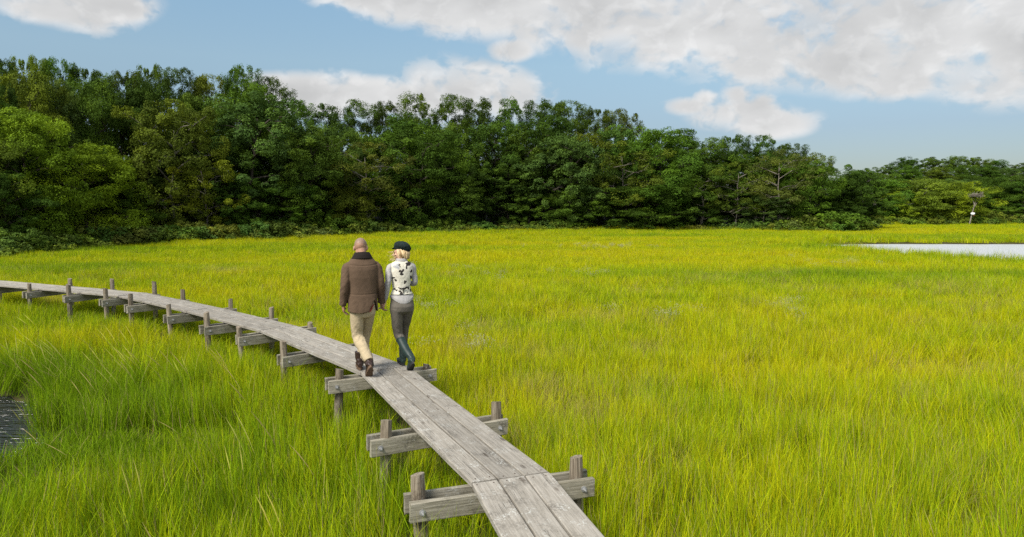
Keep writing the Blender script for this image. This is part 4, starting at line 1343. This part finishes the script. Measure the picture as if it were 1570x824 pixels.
def make_woman(origin, held):
    root = empty('person', origin, YAW)
    tag(root, 'blonde woman seen from behind in dark cap, cream floral vest and green rubber boots, walking', 'person')
    kn_l, an_l = (-0.045, 0.05, 0.475), (0.05, -0.19, 0.20)
    kn_r, an_r = (0.075, 0.18, 0.475), (0.045, 0.165, 0.10)
    sh_l, el_l, wr_l = (-0.158, -0.005, 1.425), (-0.205, -0.045, 1.175), tuple(held)
    sh_r, el_r, wr_r = (0.158, -0.005, 1.425), (0.190, -0.005, 1.18), (0.09, 0.19, 1.15)
    hc = np.array((0.0, 0.03, 1.595)); HM = rotz(0.95) @ rotx(-0.12)
    b = MB(); head(b, hc, HM, 0.93)
    limb(b, [(0, -0.02, 1.42), (0, -0.01, 1.50), (0, 0.015, 1.575)], [(0.055, 0.052), (0.048, 0.049), (0.047, 0.05)])
    loft(b, [ring(z, 0, cy, rx, ry) for z, cy, rx, ry in ((0.80, 0.0, 0.13, 0.09), (0.92, 0, 0.14, 0.10), (1.10, 0, 0.105, 0.08), (1.28, 0.01, 0.13, 0.10), (1.38, 0, 0.14, 0.09), (1.44, -0.01, 0.12, 0.065), (1.47, -0.01, 0.06, 0.05))])
    for s_, e_, w_ in ((sh_l, el_l, wr_l), (sh_r, el_r, wr_r)): s_ = np.array(s_) * [0.9, 1, 1] - [0, 0, 0.03]; e_ = np.array(e_); w_ = np.array(w_); limb(b, [s_, (s_ + e_) / 2, e_, (e_ + w_) / 2, w_], [0.026, 0.025, 0.025, 0.023, 0.021])
    for h_, k_, a_ in (((-0.085, 0, 0.86), kn_l, an_l), ((0.085, 0, 0.86), kn_r, an_r)): limb(b, [h_, k_, a_], [0.07, 0.044, 0.03])
    hand(b, wr_l, (-0.22, 0.04, -1), (1, -0.15, 0.1), (0.1, 1, 0), 0.62, 0.94)
    hand(b, wr_r, (-0.9, 0.4, 0.1), (0.3, 0.9, 0.2), (0, 0, 1), 0.5, 0.92)
    me = remesh(b, 0.0052, 1, 'body'); pattr(me, 'stubble', np.zeros(len(me.vertices)))
    link('body', me, SKIN_W, root); eyes(root, hc, HM, 0.93, EYE)
    # shirt with tails
    s = MB()

    def tail(x, y, z):
        return z + np.where(z < 0.97, 0.085 * np.clip(np.abs(x) / 0.16, 0, 1)**2.2, 0)
    prof = [(0.905, -0.004, 0.160, 0.128), (0.95, -0.004, 0.162, 0.127), (1.01, -0.002, 0.150, 0.116), (1.10, 0, 0.110, 0.090), (1.2, 0.004, 0.120, 0.096), (1.32, 0.004, 0.145, 0.104), (1.40, -0.004, 0.150, 0.090), (1.455, -0.012, 0.120, 0.070), (1.485, -0.012, 0.07, 0.06)]
    loft(s, [ring(z, 0, cy, rx, ry, 60, 2.3, tail) for z, cy, rx, ry in prof])
    for s_, e_, w_, g in ((sh_l, el_l, wr_l, -1), (sh_r, el_r, wr_r, 1)):
        s_ = np.array(s_); e_ = np.array(e_); w_ = np.array(w_)
        limb(s, [s_ + np.array([-g * 0.06, 0, 0.0]), s_ + np.array([g * 0.006, 0, -0.03]), (s_ + e_) / 2, e_, (e_ + w_) / 2, w_], [0.046, 0.046, 0.042, 0.042, 0.036, 0.031], 18)
    me = remesh(s, 0.007, 3, 'shirt')
    wrinkle(me, 0.018, 1.2, 8, 15, lambda V: 0.3 + 1.0 * sstep(0.14, 0.2, np.abs(V[:, 0])))
    link('shirt', me, SHIRT, root)
    k = MB(); a = np.arange(32) * 2 * PI / 32; rr = []
    for rx, ry, z in ((0.083, 0.070, 1.482), (0.088, 0.074, 1.486), (0.072, 0.064, 1.525), (0.063, 0.058, 1.525), (0.058, 0.054, 1.48)):
        rr.append(np.stack([rx * np.cos(a), -0.014 + ry * np.sin(a), np.full(32, z) - 0.02 * np.clip(np.sin(a), 0, 1)], -1))
    loft(k, rr); link('collar', remesh(k, 0.006, 1, 'collar'), SHIRT, root)
    # vest
    v = MB()
    vp = [(1.035, -0.003, 0.154, 0.120, 0), (1.075, -0.002, 0.134, 0.108, 0), (1.12, 0, 0.120, 0.098, 0), (1.2, 0.004, 0.129, 0.106, 0), (1.29, 0.004, 0.148, 0.116, 0), (1.36, 0, 0.160, 0.112, 0), (1.42, -0.006, 0.160, 0.098, 0), (1.462, -0.012, 0.134, 0.080, 0), (1.492, -0.013, 0.074, 0.066, 0)]
    loft(v, [ring(z, 0, cy, rx, ry, 60, 2.35) for z, cy, rx, ry, _ in vp])
    me = remesh(v, 0.0055, 2, 'vest')
    wrinkle(me, 0.008, 1.0, 8, 21)
    V, Nn = coords(me)
    pr = np.zeros(len(V)); gp = np.zeros(len(V))

    def blot(x, z, r, arr, n, seed):
        q = np.random.default_rng(seed); r = r * 1.6
        for _ in range(n):
            dx, dz = q.normal(0, r * 0.55, 2); e = r * q.uniform(0.6, 0.95); an = q.random() * PI
            X = V[:, 0] - x - dx; Z = V[:, 2] - z - dz
            u = X * math.cos(an) + Z * math.sin(an); w = -X * math.sin(an) + Z * math.cos(an)
            arr[:] = np.maximum(arr, ((u / e)**2 + (w / (e * 0.55))**2 < 1) * (V[:, 1] < 0.03))
    for i, (x, z, r, n) in enumerate(((0.083, 1.43, 0.022, 4), (0.055, 1.425, 0.015, 2), (-0.020, 1.325, 0.019, 4), (-0.118, 1.255, 0.017, 4), (0.018, 1.20, 0.018, 4), (0.115, 1.245, 0.020, 4), (0.102, 1.16, 0.015, 3),
                                      (-0.03, 1.075, 0.018, 4), (0.062, 1.095, 0.015, 3), (0.112, 1.075, 0.014, 3), (-0.11, 1.11, 0.012, 3), (0.05, 1.045, 0.010, 2), (0.128, 1.33, 0.014, 3), (-0.062, 1.415, 0.012, 2))):
        blot(x, z, r, pr, n, 100 + i)
    blot(-0.075, 1.43, 0.024, gp, 5, 7)
    gp = gp * (1 - pr)
    pattr(me, 'print', pr); pattr(me, 'greyprint', gp)
    vo = link('vest', me, VEST, root)
    tb = MB()
    tube(tb, [(-0.075, -0.104, 1.135), (-0.03, -0.112, 1.118), (0.0, -0.115, 1.122), (0.03, -0.113, 1.12), (0.07, -0.106, 1.14)], [0.006, 0.007, 0.011, 0.007, 0.005], 8)
    tube(tb, [(0.0, -0.116, 1.12), (-0.012, -0.121, 1.09), (-0.014, -0.122, 1.055)], [0.007, 0.007, 0.004], 8)
    tube(tb, [(0.0, -0.116, 1.12), (0.03, -0.12, 1.135), (0.045, -0.118, 1.148)], [0.007, 0.007, 0.004], 8)
    tb.build('tie', TIE, vo, True)
    # trousers
    t = MB()
    loft(t, [ring(z, 0, cy, rx, ry, 32, 2.3) for z, cy, rx, ry in ((0.76, 0.0, 0.10, 0.08), (0.80, -0.012, 0.158, 0.118), (0.87, -0.016, 0.166, 0.128), (0.95, -0.006, 0.152, 0.112), (1.03, 0, 0.125, 0.09))])
    ml = np.array(kn_l) * 0.5 + np.array(an_l) * 0.5; mr = np.array(kn_r) * 0.6 + np.array(an_r) * 0.4
    p, r = leg_path((-0.083, -0.012, 0.85), kn_l, ml, 0.086, 0.064, 0.050); r = np.outer(r, [1, 1]) * np.array([[1, 1.3], [1, 1.14], [1, 1], [1, 1], [1, 1]]); limb(t, p, r, 20)
    p, r = leg_path((0.083, -0.010, 0.85), kn_r, mr, 0.086, 0.064, 0.050); r = np.outer(r, [1, 1]) * np.array([[1, 1.3], [1, 1.14], [1, 1], [1, 1], [1, 1]]); limb(t, p, r, 20)
    me = remesh(t, 0.007, 7, 'trousers')
    wrinkle(me, 0.017, 1.0, 10, 31, lambda V: 0.4 + 0.9 * np.exp(-((V[:, 2] - 0.5) / 0.12)**2))
    link('trousers', me, TWILL, root)
    boot_parts((0.045, 0.29, 0.016), 0.0, 0.02, 0.42, 0.056, 0.92, (RUBBER, SOLE_D), root, True, 0.025, 0.03)
    boot_parts((0.055, -0.19, 0.012), 0.74, 0.0, 0.41, 0.056, 0.92, (RUBBER, SOLE_D), root, True, -0.02, -0.085)
    # cap: soft crown sagging to the back, band and short peak
    c = MB(); CM = rotz(0.2) @ roty(0.20) @ rotz(-0.2) @ HM @ rotx(0.10); cc = hc + HM @ np.array((0, -0.012, 0.062))
    ball(c, cc + CM @ np.array((0.0, -0.018, 0.030)), (0.100, 0.116, 0.066), CM, 22, 14)
    ball(c, cc + CM @ np.array((0.01, -0.085, 0.004)), (0.082, 0.058, 0.05), CM, 18, 10)
    loft(c, [(np.stack([0.083 * np.cos(a), -0.002 + 0.102 * np.sin(a), np.full(32, z)], -1)) @ CM.T + cc for z in (-0.022, 0.022)])
    me = remesh(c, 0.006, 3, 'cap'); wrinkle(me, 0.02, 2.0, 12, 41)
    cp = link('cap', me, CAPM, root)
    pk = MB(); u = np.linspace(-1, 1, 15)
    top = np.stack([0.074 * u, 0.082 + 0.036 * (1 - u**2), -0.010 - 0.012 * (1 - u**2)], -1); inn = np.stack([0.074 * u, 0.070 + 0.018 * (1 - u**2), -0.004 + 0 * u], -1)
    rg = [np.array([i, o, o - [0, 0, 0.007], i - [0, 0, 0.007]]) @ CM.T + cc for i, o in zip(inn, top)]
    loft(pk, rg); pk.build('peak', CAPM, cp, True)
    # hair
    h = MB(); rg = np.random.default_rng(5)
    for i in range(120):
        an = rg.uniform(-PI * 1.06, PI * 0.06)              # round the back and sides of the head, in head axes
        st = np.array((0.080 * math.cos(an), -0.006 + 0.098 * math.sin(an), 0.055))
        L = rg.uniform(0.115, 0.16)
        e = st * np.array([0.80, 0.72, 0]) + np.array([0, -0.03, 0.055 - L]) + np.array([rg.normal(0, 0.01), rg.normal(0, 0.01), 0])
        m_ = (st + e) / 2 + np.array([0.016 * math.cos(an), 0.022 * math.sin(an), 0])
        p, r = smooth_path([hc + HM @ (q * 0.95) for q in (st, m_, e)], [0.0065, 0.009, 0.003], 4)
        tube(h, p, r, 6, strand=rg.random()**0.8)
    for i in range(26):                                     # wisps the wind carries to the left
        z0 = rg.uniform(-0.09, 0.03); st = hc + HM @ np.array((rg.uniform(-0.06, 0.07), rg.uniform(-0.02, 0.06), z0)) + np.array([-0.04, 0.0, 0])
        L = rg.uniform(0.05, 0.12)
        p, r = smooth_path([st, st + np.array([-L * 0.5, -L * 0.3, rg.uniform(-0.03, 0.01)]), st + np.array([-L, -L * 0.35, rg.uniform(-0.03, 0.03)])], [0.003, 0.0022, 0.0006], 4)
        tube(h, p, r, 5, strand=rg.uniform(0.6, 1.0))
    h.build('hair', HAIR, root, True)
    return root


def stand(px, py): p = at_z(px, py, ZD); return (p[0], p[1], ZD + 0.001)


mo, wo = stand(558.5, 572.0), stand(617.5, 564.5)
make_man(mo)
grip = np.array(mo) + rotz(YAW) @ np.array((0.262, 0.05, 0.945)) - np.array(wo)          # his right wrist, in her axes
make_woman(wo, rotz(YAW).T @ grip + np.array((0.055, 0.012, 0.012)))

# ------------------------------------------------------------------ nest pole on the far marsh
def nest_pole():
    y = 92.0; base = at_y(1486, 341, y); x = base[0]
    g = float(ground_z(x, y))
    root = empty('nest_pole', (x, y, g)); tag(root, 'leaning grey pole with an osprey nest platform and round white sign across the pond', 'nest pole')
    top = at_y(1497, 300, y); h = top[2] - g; lx = top[0] - x
    P = MB(); tube(P, [(-0.1, 0, -0.4), (lx * 0.45, 0, h * 0.45), (lx, 0.05, h - 0.5)], [0.085, 0.075, 0.065], 10)
    P.build('pole', mat_wood('old_pole_wood', (0.27, 0.245, 0.20), (0.13, 0.11, 0.085), 0.2), root)
    bm = bpy.data.materials['old_pole_wood']
    for dx in (-0.55, 0.55, 0.1):
        b = MB(); tube(b, [(lx * 0.82, 0.03, h - 1.5), (lx + dx, 0.35 if dx == 0.1 else 0, h - 0.1)], [0.045, 0.04], 6); b.build('brace', bm, root)
    pl = MB(); loft(pl, [[(lx - 0.7, -0.6, z), (lx + 0.7, -0.6, z), (lx + 0.7, 0.6, z), (lx - 0.7, 0.6, z)] for z in (h - 0.12, h - 0.05)]); pl.build('platform', bm, root)
    n = MB(); r = np.random.default_rng(4)
    for _ in range(170):
        a = r.random() * 6.28; q = np.array([math.cos(a) * 0.62 * r.random()**0.4 + lx, math.sin(a) * 0.55, h + r.uniform(-0.06, 0.16)])
        d = np.array([-math.sin(a), math.cos(a), r.normal(0, 0.3)]) * r.uniform(0.2, 0.5) + r.normal(0, 0.12, 3)
        tube(n, [q - d, q + d], [0.016, 0.012], 4)
    n.build('nest', mat_plain('nest_sticks', (0.17, 0.15, 0.12), 0.9, 0.1), root)
    s = MB(); sy = 1.72 / 4.0 * h; lxs = lx * 0.42
    a = np.arange(20) * 6.283 / 20
    loft(s, [np.stack([lxs + 0.29 * np.cos(a), np.full(20, yy), sy + 0.15 * np.sin(a)], -1) for yy in (-0.16, -0.13)])
    s.build('sign', mat_plain('white_sign_paint', (0.75, 0.76, 0.76), 0.5), root)
    b = MB(); tube(b, [(lxs + 0.16, -0.1, sy + 0.2), (lxs + 0.18, -0.1, sy - 0.35)], [0.06, 0.055], 8); b.build('box', mat_plain('rusty_box', (0.16, 0.05, 0.03), 0.8), root)


nest_pole()


# ------------------------------------------------------------------ pale flowering sea lavender in the grass
def sea_lavender():
    r = np.random.default_rng(8); mb = MB()
    spots = [((640, 470), (760, 486), 26, 12), ((660, 410), (760, 416), 10, 20), ((1180, 456), (1230, 476), 14, 12), ((850, 374), (960, 377), 3, 40), ((1230, 396), (1310, 400), 6, 18), ((980, 470), (1040, 480), 16, 12), ((690, 510), (720, 530), 16, 8), ((880, 412), (930, 416), 6, 12)]
    for (p0, p1, sy, n) in spots:
        for _ in range(int(n * 0.55)):
            t = r.random(); px = p0[0] + (p1[0] - p0[0]) * t + r.normal(0, 30); py = p0[1] + (p1[1] - p0[1]) * t + r.normal(0, sy * 0.5)
            c = at_z(px, max(py, 366), 0.44)
            m = 50; q = r.standard_normal((m, 3)) * [0.13, 0.13, 0.05]; s = r.uniform(0.003, 0.009, m)
            w = np.stack([np.ones(m) * s, np.zeros(m), np.zeros(m)], -1); u = np.stack([np.zeros(m), s * 0.6, s], -1)
            V = np.stack([c + q - w - u, c + q + w - u, c + q + w + u, c + q - w + u], 1).reshape(-1, 3)
            mb.add(V, [np.arange(m)[:, None] * 4 + np.arange(4)])
            for _k in range(5):
                tube(mb, [(c[0], c[1], 0), c + r.standard_normal(3) * [0.1, 0.1, 0.03]], [0.004, 0.002], 4)
    tag(mb.build('sea_lavender', mat_plain('lavender_heads', (0.19, 0.19, 0.10), 0.9, 0.1)), 'pale grey flower heads scattered through the middle of the marsh', 'flowers', kind='stuff')


sea_lavender()


# ------------------------------------------------------------------ sky, sun, camera
SUN_EL, SUN_AZ = math.radians(47), math.radians(218)     # azimuth clockwise from +Y (ahead): behind and to the left


def cloud_dir(px, py):
    d = ray(px, py); d = d / np.linalg.norm(d)
    return math.atan2(d[0], d[1]), math.asin(d[2])


CLOUDS = [  # px, py, half width, half height up, half height down
    (108, -4, 84, 42, 34), (66, 12, 40, 18, 18), (192, 10, 34, 26, 18),
    (560, -6, 80, 24, 20), (640, 2, 95, 40, 30), (760, 8, 130, 60, 46), (890, 22, 150, 70, 50), (1040, 36, 160, 80, 58), (1180, 60, 140, 80, 70),
    (1290, 90, 120, 50, 42), (1385, 122, 56, 24, 22), (1330, 30, 160, 70, 70), (1470, 70, 120, 60, 52), (1545, 105, 90, 46, 40), (1590, 40, 120, 70, 60),
    (785, 76, 34, 16, 16), (1700, 80, 160, 80, 60),
    (450, 140, 70, 24, 30), (520, 142, 80, 26, 34), (590, 146, 70, 24, 34), (690, 130, 66, 40, 50), (770, 142, 62, 34, 40), (640, 150, 60, 22, 30),
    (1125, 170, 66, 22, 26), (1084, 152, 22, 15, 16), (1128, 146, 25, 15, 20), (1168, 158, 22, 15, 18), (1060, 162, 40, 13, 14), (1190, 186, 54, 20, 22), (1160, 178, 52, 24, 26),

]


def make_world():
    w = bpy.data.worlds.new('World'); bpy.context.scene.world = w; w.use_nodes = True
    nt = w.node_tree; nt.nodes.clear(); N = NT(nt)
    tc = N.node('ShaderNodeTexCoord')
    sp = N.node('ShaderNodeSeparateXYZ'); N.set(sp.inputs[0], tc.outputs['Generated'])
    az = N.m('ARCTAN2', sp.outputs[0], sp.outputs[1]); el = N.m('ARCSINE', sp.outputs[2])
    cm = N.node('ShaderNodeCombineXYZ'); N.set(cm.inputs[0], az); N.set(cm.inputs[1], N.m('MULTIPLY', el, 1.35))
    q = cm.outputs[0]
    wob = N.noise(q, 9, 3, 0.5)
    field = None; height = None
    for (px, py, rx, ru, rd) in CLOUDS:
        a0, e0 = cloud_dir(px, py)
        dx = N.m('DIVIDE', N.m('SUBTRACT', az, a0), rx / F)
        dv = N.m('SUBTRACT', el, e0)
        up = N.m('DIVIDE', N.m('MAXIMUM', dv, 0.0), ru / F); dn = N.m('DIVIDE', N.m('MINIMUM', dv, 0.0), rd / F)
        d2 = N.m('ADD', N.m('MULTIPLY', dx, dx), N.m('ADD', N.m('MULTIPLY', up, up), N.m('MULTIPLY', dn, dn)))
        f = N.m('SUBTRACT', 1.15, d2)
        hgt = N.m('ADD', up, dn)
        if field is None: field = f
        else: field = N.m('SMOOTH_MAX', field, f, 0.35)
    # the rest of the sky: unseen broken cloud, thicker overhead to soften the light
    gen = N.noise(q, 2.3, 5, 0.55)
    out_a = N.step(N.m('ABSOLUTE', az), 0.72, 0.95); out_e = N.step(el, 0.40, 0.55)
    outw = N.m('MAXIMUM', out_a, out_e)
    g = N.lin(gen, 0.3, 0.62, -1.5, 1.2)
    field = N.m('ADD', N.m('MULTIPLY', N.m('MAXIMUM', field, -3.0), N.m('SUBTRACT', 1.0, outw)), N.m('MULTIPLY', g, outw))
    def billow(v):
        n_ = N.noise(v, 17, 6, 0.52, 0.0); m_ = N.noise(v, 34, 3, 0.5)
        bl_ = N.m('SUBTRACT', 0.22, N.m('ABSOLUTE', N.m('SUBTRACT', m_, 0.5)))
        return N.m('ADD', N.m('MULTIPLY', bl_, 0.9), N.m('MULTIPLY', N.m('SUBTRACT', n_, 0.5), 2.1))
    wq = N.node('ShaderNodeVectorMath', operation='ADD'); wn = N.node('ShaderNodeTexNoise'); N.set(wn.inputs['Vector'], q); wn.inputs['Scale'].default_value = 11; wn.inputs['Detail'].default_value = 3
    ws = N.node('ShaderNodeVectorMath', operation='SCALE'); N.set(ws.inputs[0], wn.outputs['Color']); ws.inputs['Scale'].default_value = 0.05
    N.set(wq.inputs[0], q); N.set(wq.inputs[1], ws.outputs[0])
    b1 = billow(wq.outputs[0]); b2 = billow(N.vmap(wq.outputs[0], (1, 1, 1), (0.006, -0.014, 0)))
    n3 = N.noise(N.vmap(q, (1, 1.8, 1)), 6, 4, 0.5)
    dens = N.m('ADD', field, N.m('MULTIPLY', b1, 1.6))
    mask = N.step(dens, -0.30, 1.20)
    thick = N.step(dens, 0.3, 2.4)
    relief = N.m('SUBTRACT', b1, b2)
    lum = N.m('ADD', 0.68, N.m('MULTIPLY', relief, 0.22))
    lum = N.m('ADD', lum, N.m('MULTIPLY', N.m('SUBTRACT', n3, 0.5), 0.38))
    lum = N.m('SUBTRACT', lum, N.m('MULTIPLY', thick, 0.13))
    lum = N.m('SUBTRACT', lum, N.m('MULTIPLY', N.step(el, 0.24, 0.40, 0.0, 0.10), N.m('SUBTRACT', 1.0, outw)))
    lum = N.m('MULTIPLY', lum, N.m('ADD', CLOUD_GAIN, N.m('MULTIPLY', outw, 4.5)))  # clouds out of view are boosted above the seen ones as fill light
    cc = N.node('ShaderNodeCombineXYZ')
    N.set(cc.inputs[0], N.m('MULTIPLY', lum, 1.0)); N.set(cc.inputs[1], N.m('MULTIPLY', lum, 0.997)); N.set(cc.inputs[2], N.m('MULTIPLY', lum, 0.992))
    sky = N.node('ShaderNodeTexSky', sky_type='NISHITA'); sky.sun_disc = False
    sky.sun_elevation = SUN_EL; sky.sun_rotation = SUN_AZ
    sky.altitude = 0; sky.air_density = 1.0; sky.dust_density = 0.6; sky.ozone_density = 1.2
    rp = N.node('ShaderNodeValToRGB'); N.set(rp.inputs[0], N.m('MULTIPLY', el, 2.0))
    e = rp.color_ramp.elements
    e[0].position = 0.0; e[0].color = (0.25, 0.275, 0.36, 1); e[1].position = 1.0; e[1].color = (0.70, 0.82, 0.90, 1)
    for p, c in ((0.2, (0.36, 0.39, 0.50, 1)), (0.38, (0.55, 0.60, 0.66, 1)), (0.68, (0.64, 0.80, 0.89, 1))):
        k = e.new(p); k.color = c
    skc = N.mix(1.0, N.mix(1.0, sky.outputs[0], SKY_TINT, 'MULTIPLY'), rp.outputs[0], 'MULTIPLY')
    skc = N.mix(0.10, skc, (3.1, 3.4, 3.6))
    col = N.mix(N.m('MULTIPLY', mask, 0.96), skc, cc.outputs[0])
    bg = N.node('ShaderNodeBackground'); N.set(bg.inputs[0], col); bg.inputs[1].default_value = 0.10
    o = N.node('ShaderNodeOutputWorld'); nt.links.new(bg.outputs[0], o.inputs[0])


CLOUD_GAIN = 5.6
SKY_TINT = (1.08, 1.05, 0.89)
make_world()
sl = bpy.data.lights.new('sun', 'SUN'); sl.energy = 3.0; sl.angle = math.radians(20); sl.color = (1.0, 0.95, 0.86)
so = bpy.data.objects.new('sun', sl); C.objects.link(so)
sd = Vector((math.sin(SUN_AZ) * math.cos(SUN_EL), math.cos(SUN_AZ) * math.cos(SUN_EL), math.sin(SUN_EL)))
so.rotation_euler = (-sd).to_track_quat('-Z', 'Y').to_euler(); so.location = sd * 60

cam = bpy.data.cameras.new('camera'); co = bpy.data.objects.new('camera', cam); C.objects.link(co)
cam.sensor_width = 36; cam.lens = 36 * F / W
cam.clip_start = 0.1; cam.clip_end = 6000
co.location = (0, 0, ZC); co.rotation_euler = (PI / 2 - PITCH, 0, 0)
sc = bpy.context.scene
sc.camera = co
sc.view_settings.view_transform = 'Standard'; sc.view_settings.look = 'None'
sc.view_settings.exposure = EXPOSURE = 1.02; sc.view_settings.gamma = 1
sc.render.engine = 'CYCLES'
sc.cycles.max_bounces = 4; sc.cycles.diffuse_bounces = 2; sc.cycles.glossy_bounces = 2; sc.cycles.transmission_bounces = 3; sc.cycles.transparent_max_bounces = 4
sc.cycles.use_denoising = False
